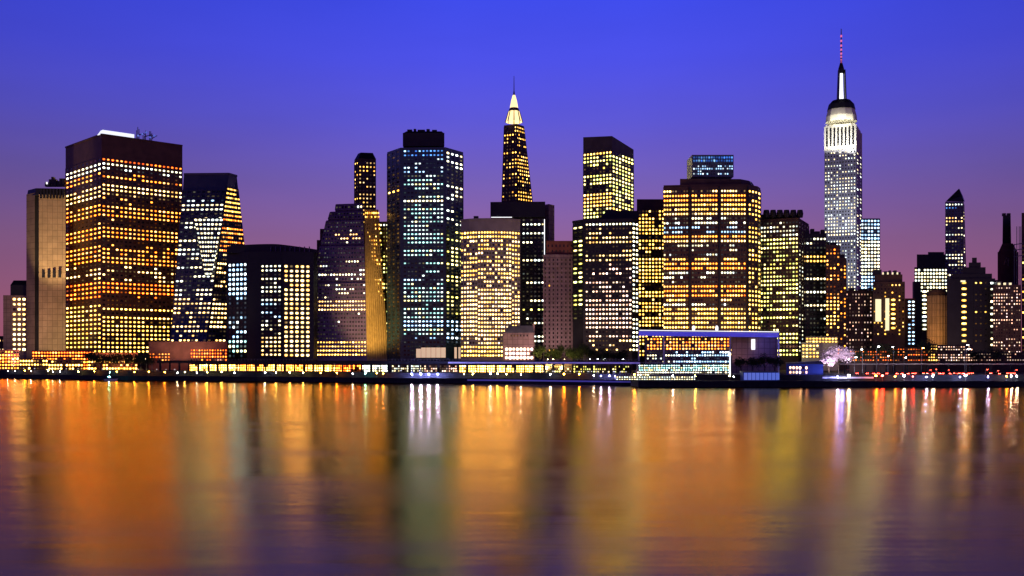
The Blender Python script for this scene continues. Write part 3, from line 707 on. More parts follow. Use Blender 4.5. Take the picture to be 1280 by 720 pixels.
t = b.tier([V(1277,930), V(1315,930)], None, 266); b.face(t, 0, 440, 300, cw=4, rh=5.2, p=.35, pal='y', s=1.4, wf=.6, hf=.5, bands=[(323,333,1.2,'g',1.6)]); b.done()
fr = empty('steel_frame', at(1271, 448, 925)); tag(fr, 'open steel frame of thin uprights beside the chimney at the right edge', 'steel frame')
mb = MB(); o = Vector(fr.location)
for x in (1268, 1271, 1274, 1276): mb.tube(tuple(Vector(at(x,445,925))-o), tuple(Vector(at(x,283 if x > 1269 else 305,925))-o), .35, .3, 4)
for y in (306, 313, 321): mb.tube(tuple(Vector(at(1267,y,925))-o), tuple(Vector(at(1279,y-2,925))-o), .5, .5, 4)
mb.build('beam', M['grey'], fr)

# dim fillers low behind, each its own building
for (x0, x1, yt, Y, lab) in ((478, 520, 300, 1150, 'dim far block seen only in the gap by the golden flank'),
                             (1128, 1146, 395, 1150, 'dim low block in the gap left of the black capped office block'),
                             (1205, 1250, 350, 1120, 'dim low block in the gap left of the chimney hall'),
                             (1060, 1100, 375, 1180, 'dim low block behind the dull brown block'),
                             (-60, 6, 420, 1120, 'low dim building at the far left edge of the shore')):
    b = Bld('office_block', lab, 'office block', 'dbrick', (x0+x1)/2, Y); t = b.tier([V(x0,Y), V(x1,Y)], None, yt); b.face(t, 0, 440, yt+3, cw=4.5, rh=5, p=.45, pal='c', s=1.2, wf=.5, hf=.5); b.done()

for px, py, Y, ax, ay, aY, pw, cl_ in ((150,455,880,150,330,990,200000,(1,.42,.16)), (215,458,850,245,330,935,50000,(1,.8,.6)), (420,458,820,425,360,925,60000,(.9,.6,.9)), (610,460,780,612,350,880,70000,(1,.62,.3)),
        (895,430,790,890,330,880,110000,(1,.45,.25)), (700,455,800,702,370,900,60000,(1,.62,.5)), (985,440,800,980,360,905,60000,(.95,.85,.4)), (760,455,780,757,370,880,50000,(1,.55,.4))):
    spot(px, py, Y, at(ax, ay, aY), pw, cl_, R(95), 4)  # fill lamps added to warm the tower walls, standing in for street glow
spot(1050, 372, 1385, at(1052, 290, 1460), 200000, (.85, .9, 1), R(90), 4)  # this and the next are fill lamps added to lighten the tall shaft
spot(1056, 300, 1400, at(1054, 225, 1460), 150000, (.85, .9, 1), R(90), 4)
for px, aY in ((1112,940), (1215,870), (1258,865)): spot(px, 452, 775, at(px, 395, aY), 60000, (1, .6, .48), R(95), 3)  # warm fill added to lift the dim right-hand blocks
# ================================================================== SHORE
SH = [(-700,940), (-200,915), (0,896), (80,850), (160,800), (320,784), (480,722), (640,697), (780,655), (800,650), (960,622), (1040,618), (1280,622), (1500,630), (2100,650)]
def shY(px):
    for (a, ya), (b_, yb) in zip(SH, SH[1:]):
        if px <= b_: return lerp(ya, yb, (px-a)/(b_-a))
    return SH[-1][1]
def strip(mb, pxs, off0, z0, off1, z1):
    for a, c in zip(pxs, pxs[1:]):
        A = [V(a, shY(a)+off0), V(c, shY(c)+off0), V(c, shY(c)+off1), V(a, shY(a)+off1)]
        mb.quad((*A[0], z0), (*A[1], z0), (*A[2], z1), (*A[3], z1))
PXS = [-700, -400, -200, 0, 40, 80, 120, 160, 240, 320, 400, 480, 560, 640, 710, 780, 800, 880, 960, 1040, 1160, 1280, 1400, 1500, 2100]
q = MB(); strip(q, PXS, 0, -4, 0, 3.2); strip(q, PXS, 0, 3.2, 7, 3.2); strip(q, PXS, 7, 3.2, 7, G)
tag(q.build('quay', M['quay']), kind='structure')
g = MB(); strip(g, PXS, 7, G, 120, G)
g.quad((-6000,700,G-.02), (6000,700,G-.02), (9000,9000,G-.02), (-9000,9000,G-.02))
g.v = g.v
gx = MB(); strip(gx, PXS, 7, G, 300, G)
gx.quad((-5000,1180,G-.05), (5000,1180,G-.05), (9000,9000,G-.05), (-9000,9000,G-.05)); tag(gx.build('ground', M['asphalt']), kind='structure')
rd = MB(); strip(rd, [1030, 1100, 1160, 1280, 1400], 12, G+.01, 26, G+.01); tag(rd.build('road', solid('road_asphalt', (.05,.05,.052), .8, scale=.6)), kind='structure')
kb = MB(); strip(kb, PXS, 9, G, 9, G+.15); strip(kb, PXS, 9, G+.15, 9.4, G+.15); tag(kb.build('kerb', M['grey']), kind='structure')

# water
ANI, ROT = .30, 0.25   # wave crests run along the shore, so slopes spread mostly across them
def water_mat():
    m, nt, b = newmat('river_water')
    nt.nodes.remove(b); out = nt.nodes['Material Output']
    tc = nt.nodes.new('ShaderNodeTexCoord')
    def noise(sc, s, det):
        mp = nt.nodes.new('ShaderNodeMapping'); mp.inputs['Scale'].default_value = sc
        n = nt.nodes.new('ShaderNodeTexNoise'); n.inputs['Scale'].default_value = s; n.inputs['Detail'].default_value = det
        nt.links.new(tc.outputs['Object'], mp.inputs['Vector']); nt.links.new(mp.outputs['Vector'], n.inputs['Vector']); return n
    n1 = noise((.03, .22, 1), 1, 2.5); n2 = noise((.02, .05, 1), 1, 3)
    bp = nt.nodes.new('ShaderNodeBump'); bp.inputs['Strength'].default_value = .20; bp.inputs["Distance"].default_value = .25
    nt.links.new(n1.outputs['Fac'], bp.inputs['Height'])
    mr = nt.nodes.new('ShaderNodeMapRange'); mr.inputs['From Min'].default_value = .35; mr.inputs['From Max'].default_value = .65
    mr.inputs['To Min'].default_value = .175; mr.inputs['To Max'].default_value = .245; nt.links.new(n2.outputs['Fac'], mr.inputs['Value'])
    gl = nt.nodes.new('ShaderNodeBsdfAnisotropic'); gl.inputs['Anisotropy'].default_value = ANI; tn = nt.nodes.new('ShaderNodeCombineXYZ'); tn.inputs['X'].default_value = 1; nt.links.new(tn.outputs[0], gl.inputs['Tangent']); gl.inputs['Rotation'].default_value = ROT; gl.distribution = 'BECKMANN'; nt.links.new(mr.outputs['Result'], gl.inputs['Roughness'])
    gl.inputs['Color'].default_value = (1, .70, .36, 1)   # reflections tinted warm: deeper orange streaks, less blue sky
    df = nt.nodes.new('ShaderNodeBsdfDiffuse'); df.inputs['Color'].default_value = (.004, .005, .010, 1)
    fr = nt.nodes.new('ShaderNodeFresnel'); fr.inputs["IOR"].default_value = 1.95
    nt.links.new(bp.outputs['Normal'], gl.inputs['Normal'])
    mx = nt.nodes.new('ShaderNodeMixShader'); nt.links.new(fr.outputs[0], mx.inputs[0]); nt.links.new(df.outputs[0], mx.inputs[1]); nt.links.new(gl.outputs[0], mx.inputs[2])
    nt.links.new(mx.outputs[0], out.inputs['Surface'])
    return m
w = MB(); w.quad((-6000,-300,0), (6000,-300,0), (6000,1200,0), (-6000,1200,0)); tag(w.build('water', water_mat()), kind='structure')

# landmarks used to tell repeated things apart
LM = [(0,33,'the pinkish tower'), (33,82,'the blank tan tower'), (82,213,'the big orange windowed tower'), (213,283,'the flared tower'), (283,390,'the curved roof black block'), (390,487,'the stepped plum tower'),
      (487,578,'the black octagonal tower'), (578,655,'the rounded cream building'), (655,720,'the mauve masonry block'), (720,797,'the peach banded dark tower'), (797,975,'the blue roofed ferry hall'),
      (975,1030,'the green tinged tower'), (1030,1080,'the tallest tower'), (1080,1140,'the block with cream panels'), (1140,1184,'the round tan tower'), (1184,1240,'the dark stepped block'), (1240,1400,'the chimney hall'), (-700,0,'the left edge')]
def lm(px):
    for a, c, n in LM:
        if a <= px < c: return n
ORD = ['first','second','third','fourth','fifth','sixth','seventh','eighth','ninth','tenth','eleventh','twelfth']
def ordinal_labels(pxs, text):
    """label for each item: place in the row before its landmark"""
    out = {}
    groups = {}
    for p in sorted(pxs): groups.setdefault(lm(p), []).append(p)
    for n, ps in groups.items():
        for i, p in enumerate(ps):
            out[p] = (f'{text} below {n}' if len(ps) == 1 else f'{ORD[i]} from left of the {text}s below {n}')
    return out

# elevated drive: deck on columns, lit shops behind it
vd = empty('viaduct', (*V(500, shY(500)+34), G)); tag(vd, 'long elevated drive on columns running along the shore with a thin blue lit edge', 'viaduct'); vo = Vector(vd.location)
VP = [196, 240, 280, 320, 360, 400, 440, 480, 520, 560, 600, 640, 680, 720, 760, 800]
mb = MB()
for a, c in zip(VP, VP[1:]):
    A, B = V(a, shY(a)+30), V(c, shY(c)+30); A2, B2 = V(a, shY(a)+46), V(c, shY(c)+46)
    mb.prism([(*A,12.4),(*B,12.4),(*B2,12.4),(*A2,12.4)], [(*A,14.4),(*B,14.4),(*B2,14.4),(*A2,14.4)])
mb.v = [tuple(Vector(p)-vo) for p in mb.v]; mb.build('deck', M['quay'], vd)
for a in range(200, 800, 12):
    mb = MB(); x, y = V(a, shY(a)+31); mb.box(x-.6-vo.x, x+.6-vo.x, y-vo.y, y+1.2-vo.y, G-vo.z, 12.4-vo.z); mb.build('column', M['quay'], vd)
mb = MB()
for a, c in zip(VP[9:], VP[10:]):
    A, B = V(a, shY(a)+29.8), V(c, shY(c)+29.8); mb.quad((A[0],A[1],12.6), (B[0],B[1],12.6), (B[0],B[1],13.6), (A[0],A[1],13.6)); mb.quad((A[0],A[1],13.6), (B[0],B[1],13.6), (B[0],B[1]+.15,13.7), (A[0],A[1]+.15,13.7))
mb.v = [tuple(Vector(p)-vo) for p in mb.v]; mb.build('edge_light', L['deckled'], vd)
mb = MB()
for a in range(198, 800, 4):
    x, y = V(a, shY(a)+31); mb.box(x-.12-vo.x, x+.12-vo.x, y-vo.y, y+.2-vo.y, 14.4-vo.z, 15.6-vo.z)
for a, c in zip(VP, VP[1:]):
    A, B = V(a, shY(a)+31.1), V(c, shY(c)+31.1); mb.tube(tuple(Vector((*A,15.5))-vo), tuple(Vector((*B,15.5))-vo), .1, .1, 4)
mb.build('railing', M['grey'], vd)

shops = [(236,268,'y',2.6,1.2), (268,300,'y',3.0,1.2), (300,330,'o',2.6,1.2), (330,352,'y',2.6,1.1), (352,385,'o',2.8,1.2), (385,420,'y',2.6,1.0), (420,452,'r',2.4,.9), (452,485,'w',1.6,.9), (487,530,'w',.4,.55), (530,572,'m',.5,.6), (574,600,'y',2.6,1.2), (600,640,'y',3.2,1.3), (640,680,'y',2.8,1.2), (682,720,'g',.5,.6), (720,790,'g',.35,.5)]
for k, (a, c, pl, s, p) in enumerate(shops):
    Yf = min(shY(a), shY(c))+58; Yb = max(shY(a), shY(c))+60
    word = {'y':'yellow','o':'amber','r':'orange','w':'whitish','m':'pale pink','g':'dim greenish'}[pl]
    b = Bld('market_hall', f'low {word} lit hall under the elevated drive, number order {k}', 'market hall', 'dbrick', (a+c)/2, Yf)
    b.root['label'] = f'low {word} lit hall under the elevated drive, {ORD[k] if k<12 else ["thirteenth","fourteenth","fifteenth"][k-12]} hall from the left'
    t = b.tier([V(a,Yb), V(c-.7,Yb)], None, PY(12.3,Yb), occ=False, depth=14); b.face(t, 0, None, None, cw=2.7, rows=3, rh=3, p=p*1.0, pal={'y':'y','c':'y'}.get(pl,pl), s=s*1.9, wf=.78, hf=.72, rowvar=False, pier=.2, corr=.3); b.done()
# low lit sheds at the left
for k, (a, c, y1, Yo, pl, s, p, lab) in enumerate(((-60, 24, 437, 60, 'o', 1.8, .8, 'low orange lit shed at the far left shore'), (24, 60, 448, 40, 'y', 2.4, .8, 'low yellow lit shed with bright lamps left on the shore'),
        (40, 118, 438, 75, 'r', 2.2, .95, 'long low shed with a red orange arcade in front of the blank tan tower'), (60, 104, 449, 45, 'y', 2.4, .95, 'low cream lit quay shed before the blank tan tower'),
        (110, 172, 441, 100, 'y', 2.2, .9, 'low shed of gold windows at the foot of the big orange tower'))):
    Y = shY((max(a,0)+c)/2)+Yo; b = Bld('quay_shed', lab, 'shed', 'red', (a+c)/2, Y); t = b.tier([V(a,Y), V(c,Y)], None, y1, occ=False, depth=12); b.face(t, 0, None, y1+1, cw=3.6, rh=4, p=p, pal=pl, s=s*1.7, wf=.72, hf=.55, pier=.2); b.done()
b = Bld('brick_hall', 'low windowless reddish hall at the foot of the flared tower', 'hall', 'red', 240, 890)
t = b.tier([V(186,893), V(213,890), V(284,888)], None, 427, ref=2); b.face(t, 1, 452, 436, u0=.35, cw=3.3, rh=3.6, p=.9, pal='r', s=1.8, wf=.6, hf=.55, pier=.1); b.face(t, 0, 452, 441, cw=4, rh=4, p=.5, pal='r', s=1.2, wf=.6, hf=.5, pier=.1)
b.done()
spot(235, 451, 850, at(240, 435, 888), 14000, (1, .4, .25), R(110), 2)
b = Bld('waterfront_house', 'small mauve gabled house with bright white ground floor by the viaduct', 'house', 'mauve', 649, 830)
t = b.tier([V(629,832), V(668,830)], None, 416, ref=1, depth=14); 
mb = b.part('roof', M['grey']); mb.prism([at(629,416,832), at(668.5,416,830), at(668.5,416,844), at(629,416,844)], [at(636,407,836), at(665,407,834), at(665,407,840), at(636,407,840)])
facade(b.root, b.wall, [at(631,450,831.5), at(667,450,829.7), at(667,434,829.7), at(631,434,831.5)], 4.5, 5.4, p=1.2, pal='m', s=2.6, wf=.85, hf=.8, rowvar=False, pier=.15)
facade(b.root, b.wall, [at(637,421,831.5), at(661,421,830), at(661,418,830), at(637,418,831.5)], 4, 4, p=0, wf=.4, hf=.8, pier=0)
for x in (632, 667): b.boxpx('chimney', M['mauve'], x-1.3, x+1.3, 417, 405, 835, 2)
b.done()
spot(648, 444, 806, at(648, 425, 831), 9000, (1, .7, .75), R(100), 2)

# ferry hall with blue roof
Yt = 690
fh = Bld('ferry_hall', 'open glass ferry hall under a long flat roof edged in vivid blue light', 'ferry hall', 'grey', 880, Yt)
mb = fh.part('roof', M['grey']); mb.prism([at(798,420,Yt), at(974,422,Yt+10), at(974,422,Yt+50), at(798,420,Yt+50)], [at(798,413,Yt), at(974,415,Yt+10), at(974,415,Yt+50), at(798,413,Yt+50)])
mb = fh.part('blue_fascia', L['blueled']); 
mb.prism([at(798.5,419.8,Yt-.6), at(973.5,421.6,Yt+9.4), at(973.5,421.6,Yt+9.9), at(798.5,419.8,Yt-.1)], [at(798.5,414,Yt-.6), at(973.5,416,Yt+9.4), at(973.5,416,Yt+9.9), at(798.5,414,Yt-.1)])
mb = fh.part('roof_lights', L['whitepanel']); mb.prism([at(799,413.2,Yt-.8), at(974,415.2,Yt+9.2), at(974,415.2,Yt+9.8), at(799,413.2,Yt-.2)], [at(799,412.4,Yt-.8), at(974,414.4,Yt+9.2), at(974,414.4,Yt+9.8), at(799,412.4,Yt-.2)])
for x in (867, 896): mb = fh.part('roof_lamp', L['whitepanel']); mb.lathe([(.9,Zp(413,Yt+6)), (1.0,Zp(409,Yt+6)), (.4,Zp(407,Yt+6))], V(x,Yt+6)[0], Yt+6, 8)
for x, YY in ((798.7,Yt-.5), (973.5,Yt+9), (830,Yt+1), (913,Yt+4)):
    m_ = fh.part('post', M['white']); m_.box(V(x,YY)[0]-.45, V(x,YY)[0]+.45, YY, YY+.9, G, Zp(420,YY))
t = fh.tier([V(806,Yt+14), V(912,Yt+14)], None, 421, occ=False, depth=20)
fh.face(t, 0, 438, 422, u0=.02, u1=1, cw=4, rh=4.1, p=.95, pal='o', s=2.2, wf=.6, hf=.6, rowvar=False, corr=.1, pier=.1)
fh.face(t, 0, 454, 438.5, u0=.33, u1=1, cw=3.2, rh=3.6, p=.9, pal='b', s=1.4, wf=.75, hf=.6, corr=.1, pier=.1)
fh.face(t, 0, 454, 438.5, u0=.02, u1=.33, cw=3.4, rh=3.8, p=.2, pal='w', s=1.4, wf=.7, hf=.5, corr=.1, pier=.1)
mb = fh.part('screen_wall', M['mauve']); mb.box(V(915,Yt+16)[0], V(972,Yt+16)[0], Yt+16, Yt+17, G, Zp(421,Yt+16))
mb = fh.part('lit_sign', L['whitepanel']); mb.box(V(939.5,Yt+15)[0], V(944,Yt+15)[0], Yt+15.2, Yt+15.7, Zp(437,Yt+15), Zp(424,Yt+15))
fh.done()
spot(960, 425, Yt+4, at(962, 440, Yt+16), 2500, (.1, .15, 1), R(120), 1)
spot(925, 450, Yt+6, at(925, 435, Yt+16), 1500, (1, .6, .6), R(120), 1)

pier = MB(); pier.box(V(794,628)[0], V(1000,628)[0], 612, 655, -2, 3.4); tag(pier.build('pier_deck', M['quay']), kind='structure')
b = Bld('river_terrace', 'white lit tiered river terrace in front of the blue roofed ferry hall', 'terrace', 'grey', 856, 640)
for k, (a, c, y0, y1, Y, pl, s) in enumerate(((798,912,464,455,664,'t',1.8), (796,912,470,463.5,655,'w',1.5), (770,926,475.5,469.5,645,'w',1.3))):
    Z1 = Zp(y1, Y); mbb = b.wall; mbb.box(V(a,Y)[0], V(c,Y)[0], Y, Y+10, 3.3, Z1)
    facade(b.root, b.wall, [at(a,y0,Y), at(c,y0,Y), at(c,y1+.6,Y), at(a,y1+.6,Y)], 3.1, 3.1, p=.85, pal=pl, s=s, wf=.72, hf=.5, pier=.12, corr=.3)
    m_ = b.part('handrail', M['white'])
    for x in range(a, c, 3): m_.box(V(x,Y)[0]-.06, V(x,Y)[0]+.06, Y+.2, Y+.3, Z1, Z1+1.1)
    m_.box(V(a,Y)[0], V(c,Y)[0], Y+.2, Y+.3, Z1+1.0, Z1+1.1)
b.done()
fp = empty('light_mast', (*V(912.5,643),3.4)); tag(fp, 'thin tall white lit mast standing at the right end of the tiered terrace', 'mast')
mb = MB(); mb.lathe([(.35,0), (.3,15)], 0, 0, 8); mb.build('pole', L['mast'], fp); mb = MB(); mb.lathe([(.55,15),(.6,15.8),(.2,16.2)],0,0,8); mb.build('lamp_head', L['whitepanel'], fp)
hg = MB()
b = Bld('dock_barge', 'flat blue painted barge moored right of the tiered terrace', 'barge', 'bluewall', 950, 628)
b.root.location.z = 0; b.org = Vector(b.root.location)
b.wall.prism([(V(926,626)[0],626,-.5),(V(974,626)[0],626,-.5),(V(974,626)[0],636,-.5),(V(926,626)[0],636,-.5)], [(V(924,626)[0],625,3.2),(V(977,626)[0],625,3.2),(V(977,626)[0],637,3.2),(V(924,626)[0],637,3.2)])
mb = b.part('cabin', M['bluewall']); mb.box(V(929,627)[0], V(972,627)[0], 628, 636, 3.2, Zp(465,628))
m2_ = b.part('lit_panel', L['blueglow'])
for x in range(930, 971, 5): m2_.box(V(x,627.9)[0], V(x+4.2,627.9)[0], 627.8, 628, 3.7, Zp(466,628)); m2_ = b.part('lit_panel', L['blueglow'])
mb = b.part('cabin_roof', M['grey']); mb.box(V(928,627)[0], V(973,627)[0], 627.5, 636.5, Zp(465,628), Zp(464,628))
b.done(); 
b = Bld('pier_shed', 'bluish pier shed with a white lit open front beside the barge', 'shed', 'bluewall', 1004, 632)
t = b.tier([V(983,634), V(1029,632)], 476, 455, ref=0, occ=False, depth=14)
facade(b.root, b.wall, [at(986,474,633.6), at(1010,474,632.6), at(1010,457,632.6), at(986,457,633.6)], 4.2, 6, p=.7, pal='m', s=1.5, wf=.75, hf=.7, pier=.1, rowvar=False)
mb = b.part('roof', M['grey']); mb.prism([at(982,455,633), at(1030,455,631), at(1030,455,648), at(982,455,648)], [at(982,453.5,633), at(1026,451,633), at(1026,451,647), at(982,453,648)])
b.done(); spot(1020, 468, 618, at(1020, 462, 632), 1500, (.25, .25, 1), R(120), 1)

# far right upper deck
vd2 = empty('footbridge', (*V(1180, 655), G)); tag(vd2, 'long thin grey raised walkway above the row of red tail lights', 'walkway'); vo = Vector(vd2.location)
mb = MB(); A, B = V(1050,654), V(1500,662); mb.prism([(*A,12.2),(*B,12.2),(B[0],B[1]+4,12.2),(A[0],A[1]+4,12.2)], [(*A,13),(*B,13),(B[0],B[1]+4,13),(A[0],A[1]+4,13)])
mb.v = [tuple(Vector(p)-vo) for p in mb.v]; mb.build('deck', M['stone'], vd2)
for a in range(1056, 1400, 26):
    mb = MB(); x, y = V(a, 657.5); mb.box(x-.3-vo.x, x+.3-vo.x, y-.3-vo.y, y+.3-vo.y, 0, 12.2-vo.z); mb.build('column', M['quay'], vd2)
# low dim blocks behind right shore
for (x0,x1,yt,Y,pl,s,lab) in ((1062,1115,437,740,'r',.8,'low reddish lit row behind the raised walkway below the dull brown block'), (1115,1160,434,745,'r',.6,'low dim row of reddish windows left of the round tan tower foot'),
        (1160,1172,430,735,'y',1.4,'tiny amber lit kiosk building at the foot of the round tan tower'), (1172,1216,431,750,'m',.8,'low row with faint pink windows below the dark stepped block'), (1216,1300,440,745,'m',.25,'low nearly dark row at the right edge of the shore')):
    b = Bld('low_block', lab, 'building', 'dbrick', (x0+x1)/2, Y); t = b.tier([V(x0,Y), V(x1,Y)], None, yt, occ=False, depth=14); b.face(t, 0, 452, yt+1, cw=3.2, rh=3.4, p=.7, pal=pl, s=s, wf=.65, hf=.5, corr=.15, pier=.15); b.done()

for a0, a1, zz, lab in ((584, 792, 1.6, 'long thin blue light strip low on the quay wall left of the ferry hall'), (1028, 1092, 4.6, 'short blue light strip on the quay wall right of the pier shed')):
    e = empty('light_strip', (*V((a0+a1)/2, shY((a0+a1)/2)), zz)); tag(e, lab, 'light strip'); eo = Vector(e.location); m_ = MB(); off = -.25 if zz < 3 else 6.7
    n_ = 10
    for k in range(n_):
        pa, pb = lerp(a0, a1, k/n_), lerp(a0, a1, (k+1)/n_); A, B = V(pa, shY(pa)+off), V(pb, shY(pb)+off)
        m_.prism([(*A,zz),(*B,zz),(B[0],B[1]+.2,zz),(A[0],A[1]+.2,zz)], [(*A,zz+.9),(*B,zz+.9),(B[0],B[1]+.2,zz+.9),(A[0],A[1]+.2,zz+.9)])
    m_.v = [tuple(Vector(p)-eo) for p in m_.v]; m_.build('diffuser', L['deckled'], e)
# ---------------- lamps
def bollard(mat):
    root = empty('quay_lamp', (0,0,0))
    m_ = MB(); m_.lathe([(.16,0), (.11,.3), (.09,2.6)], 0, 0, 6); m_.build('post', M['grey'], root)
    m_ = MB(); m_.lathe([(.10,2.6), (.30,2.75), (.34,3.05), (.22,3.3)], 0, 0, 8); m_.build('lamp_head', mat, root)
    m_ = MB(); m_.lathe([(.38,3.3), (.12,3.5)], 0, 0, 8); m_.build('cap', M['grey'], root)
    return root
def copy_tree(o, parent=None):
    c = o.copy(); COL.objects.link(c)
    if parent: c.parent = parent
    for ch in [x for x in bpy.data.objects if x.parent == o]: copy_tree(ch, c)
    return c
protos = {}
lamps = [(10,'white',.7),(19,'white',.6),(31,'sodium',1.6),(39,'white',.9),(60,'yellow',1.9),(66,'white',.7),(75,'white',.8),(98,'yellow',1.0),(118,'sodium',1.6),(137,'cyan',.5),(146,'sodium',1.5),(168,'sodium',1.3),(186,'sodium',1.6),(206,'sodium',1.2),
  (222,'white',.7),(231,'yellow',1.4),(246,'white',.9),(259,'yellow',1.3),(277,'yellow',1.6),(293,'white',.8),(331,'white',1.1),(345,'yellow',1.4),(362,'yellow',1.6),(379,'yellow',1.3),(401,'sodium',1.2),(421,'sodium',1.5),(441,'white',.8),(457,'cyan',1.3),(471,'sodium',1.6),(479,'sodium',1.2),
  (515,'cool',.9),(526,'cool',1.0),(536,'cool',.95),(547,'cool',.85),(580,'yellow',1.1),(591,'yellow',1.4),(613,'white',1.6),(622,'yellow',1.7),(633,'yellow',1.3),(651,'white',.9),(688,'white',1.5),(705,'sodium',1.8),(724,'sodium',1.8),(742,'white',.7),(751,"cool",.3),(762,"cool",.3),
  (793,'sodium',2.0),(841,'white',1.1),(869,'yellow',1.2),(912,'yellow',1.5),(917,'white',.45),(1047,"cool",.45),(1061,"white",2.0),(1095,'sodium',1.6),(1103,'red',1.7),(1119,'sodium',.9),(1130,'white',1.7),(1141,'red',.8),(1158,"cool",.35),(1166,'white',1.4),(1200,"cool",.3),(1207,'white',1.9),(1235,"cool",.25),(1258,'sodium',.9),(1264,'white',1.2),(1271,'white',1.1)]  # the cool lamp below the tallest tower is added to imitate its lilac reflection
lw = {'white':'white','sodium':'orange','yellow':'yellow','cyan':'turquoise','red':'red','cool':'cool white'}
by = {}
for p, k, s in lamps: by.setdefault(k, []).append(p)
labs = {}
for k, ps in by.items(): labs.update({(p, k): v for p, v in ordinal_labels(ps, f'{lw[k]} quay lamp').items()})
for p, k, s in lamps:
    if k not in protos: o = protos[k] = bollard(L[k])
    else: o = copy_tree(protos[k])
    Y = shY(p)+1.2
    z = 3.2
    if 794 < p < 1000: Y = 614; z = 3.4
    o.location = (*V(p, Y), z); k_ = s*(1.0 if p > 1000 or k == 'cool' else .6); o.scale = (k_, k_, .7+.2*s)
    tag(o, labs[(p, k)], 'lamp', 'quay lamps along the waterline')

# railing lights low on the promenade
def railing_post():
    root = empty('railing_light'); m_ = MB(); m_.box(-.12,.12,-.12,.12,0,1.3); m_.build('post', M['grey'], root)
    m_ = MB(); m_.box(-.22,.22,-.2,.2,1.3,1.6); m_.build('lamp_head', L['whitepanel'], root); return root
rl = None; pts = [x+random.uniform(-2.5,2.5) for x in range(8, 792, 11) if rnd() < .72] + [x+random.uniform(-2,2) for x in range(664, 790, 7)]
pts = sorted(pts)
for p in pts:
    o = rl = railing_post() if rl is None else rl
    if o.get('category'): o = copy_tree(rl)
    o.location = (*V(p, shY(p)+7.5), G); k = random.uniform(.7, 1.5); o.scale = (k, k, 1)
    tag(o, 'small white light on the promenade railing', 'railing light', 'railing lights along the promenade')

# ---------------- cars
def make_car():
    root = empty('parked_car'); 
    prof = [(-2.2,.35),(-2.25,.8),(-2.0,1.0),(-1.5,1.05),(-.95,1.45),(.55,1.48),(1.15,1.0),(2.0,.85),(2.2,.6),(2.2,.35)]
    m_ = MB(); m_.prism([(x,-.87,z) for x,z in prof], [(x,.87,z) for x,z in prof]); m_.build('body', M['car_paint'], root)
    m_ = MB(); m_.quad((-1.53,-.7,1.08),(-1.53,.7,1.08),(-1.0,.65,1.44),(-1.0,-.65,1.44)); m_.build('rear_window', M['carglass'], root)
    for s in (-1, 1):
        m_ = MB(); y = .885*s; m_.quad((-1.25,y,1.05),(.95,y,1.05),(.5,y,1.4),(-.95,y,1.4)); m_.build('side_window', M['carglass'], root)
        m_ = MB(); m_.box(-2.31,-2.2,.45*s-.2,.45*s+.2,.68,.9); m_.build('tail_light', L['redsoft'], root)
        m_ = MB(); m_.box(2.15,2.24,.55*s-.16,.55*s+.16,.6,.78); m_.build('headlight', L['white'], root)
        for x in (-1.35, 1.4):
            m_ = MB(); m_.tube((x,.72*s,.33),(x,.92*s,.33),.33,.33,12); wl = m_.build('wheel', M['rubber'], root); m_ = MB(); m_.tube((x,.9*s,.33),(x,.935*s,.33),.2,.18,10); m_.build('rim', M['grey'], wl)
    return root
car = make_car(); k = 0
cpx = [1072,1083,1091,1098,1106,1120,1126,1132,1138,1144,1151,1158,1164,1171,1178,1184,1190,1197,1203,1209,1215,1236,1246,1256,1262,1268]
cl = ordinal_labels(cpx, 'dark car')
for p in cpx:
    o = car if k == 0 else copy_tree(car); k += 1
    Y = shY(p)+random.choice((14, 19, 23)); o.location = (*V(p, Y), G+.01); o.rotation_euler.z = R(90+random.uniform(-28, 28))
    tag(o, cl[p], 'car', 'cars on the shore road')

# ---------------- street lamps behind the shore
def street_lamp(mat):
    root = empty('street_lamp'); m_ = MB(); m_.lathe([(.2,0),(.12,8.5)],0,0,6); m_.build('pole', M['grey'], root)
    m_ = MB(); m_.tube((0,0,8.4),(0,-1.6,9),.09,.07); arm = m_.build('arm', M['grey'], root)
    m_ = MB(); m_.box(-.35,.35,-2.3,-1.4,8.85,9.1); m_.build('lamp_head', mat, arm); return root
sl = {'yellow': street_lamp(lamp_mat('street_lamp_warm', (1,.7,.3), 45)), 'sodium': street_lamp(lamp_mat('street_lamp_orange', (1,.4,.08), 45)), 'white': street_lamp(lamp_mat('street_lamp_white', (.95,.95,1), 40)), 'red': street_lamp(lamp_mat('signal_red', (1,.06,.03), 50))}
spx = [(17,'yellow',50),(22,'yellow',36),(28,'yellow',62),(35,'sodium',45),(176,'sodium',52),(183,'yellow',60),(190,'yellow',66),(683,'yellow',66),(690,'yellow',60),(706,'yellow',72),(738,'white',70),(746,'white',60),(754,'white',75),(779,'white',52),(1060,'white',60),(1068,'white',85),(1078,'white',88),(1096,'white',80),(1110,'white',92),(1117,'white',90),(1130,'white',86),(1152,'sodium',34),(1161,'red',30),(1170,'red',36),(1186,'red',32),(1206,'white',34),(1208,'white',60),(1232,'red',30),(1246,'red',34),(1268,'red',30)]
by = {}
for p, kx, o_ in spx: by.setdefault(kx, []).append(p)
labs = {}
for kx, ps in by.items():
    for p, v in ordinal_labels(ps, {'yellow':'warm white street lamp','sodium':'orange street lamp','white':'white street lamp','red':'red signal lamp'}[kx]).items(): labs[(p, kx)] = v
used = set()
for p, kx, off in spx:
    o = sl[kx] if kx not in used else copy_tree(sl[kx]); used.add(kx)
    o.location = (*V(p, shY(p)+off), G); o.rotation_euler.z = random.uniform(-.6, .6)
    if kx == 'red': o.scale = (.8, .8, random.uniform(.2, .45))
    elif p > 1060: o.scale = (1, 1, random.uniform(1.0, 2.0))
    tag(o, labs[(p, kx)], 'street lamp', 'lamps along the shore streets')

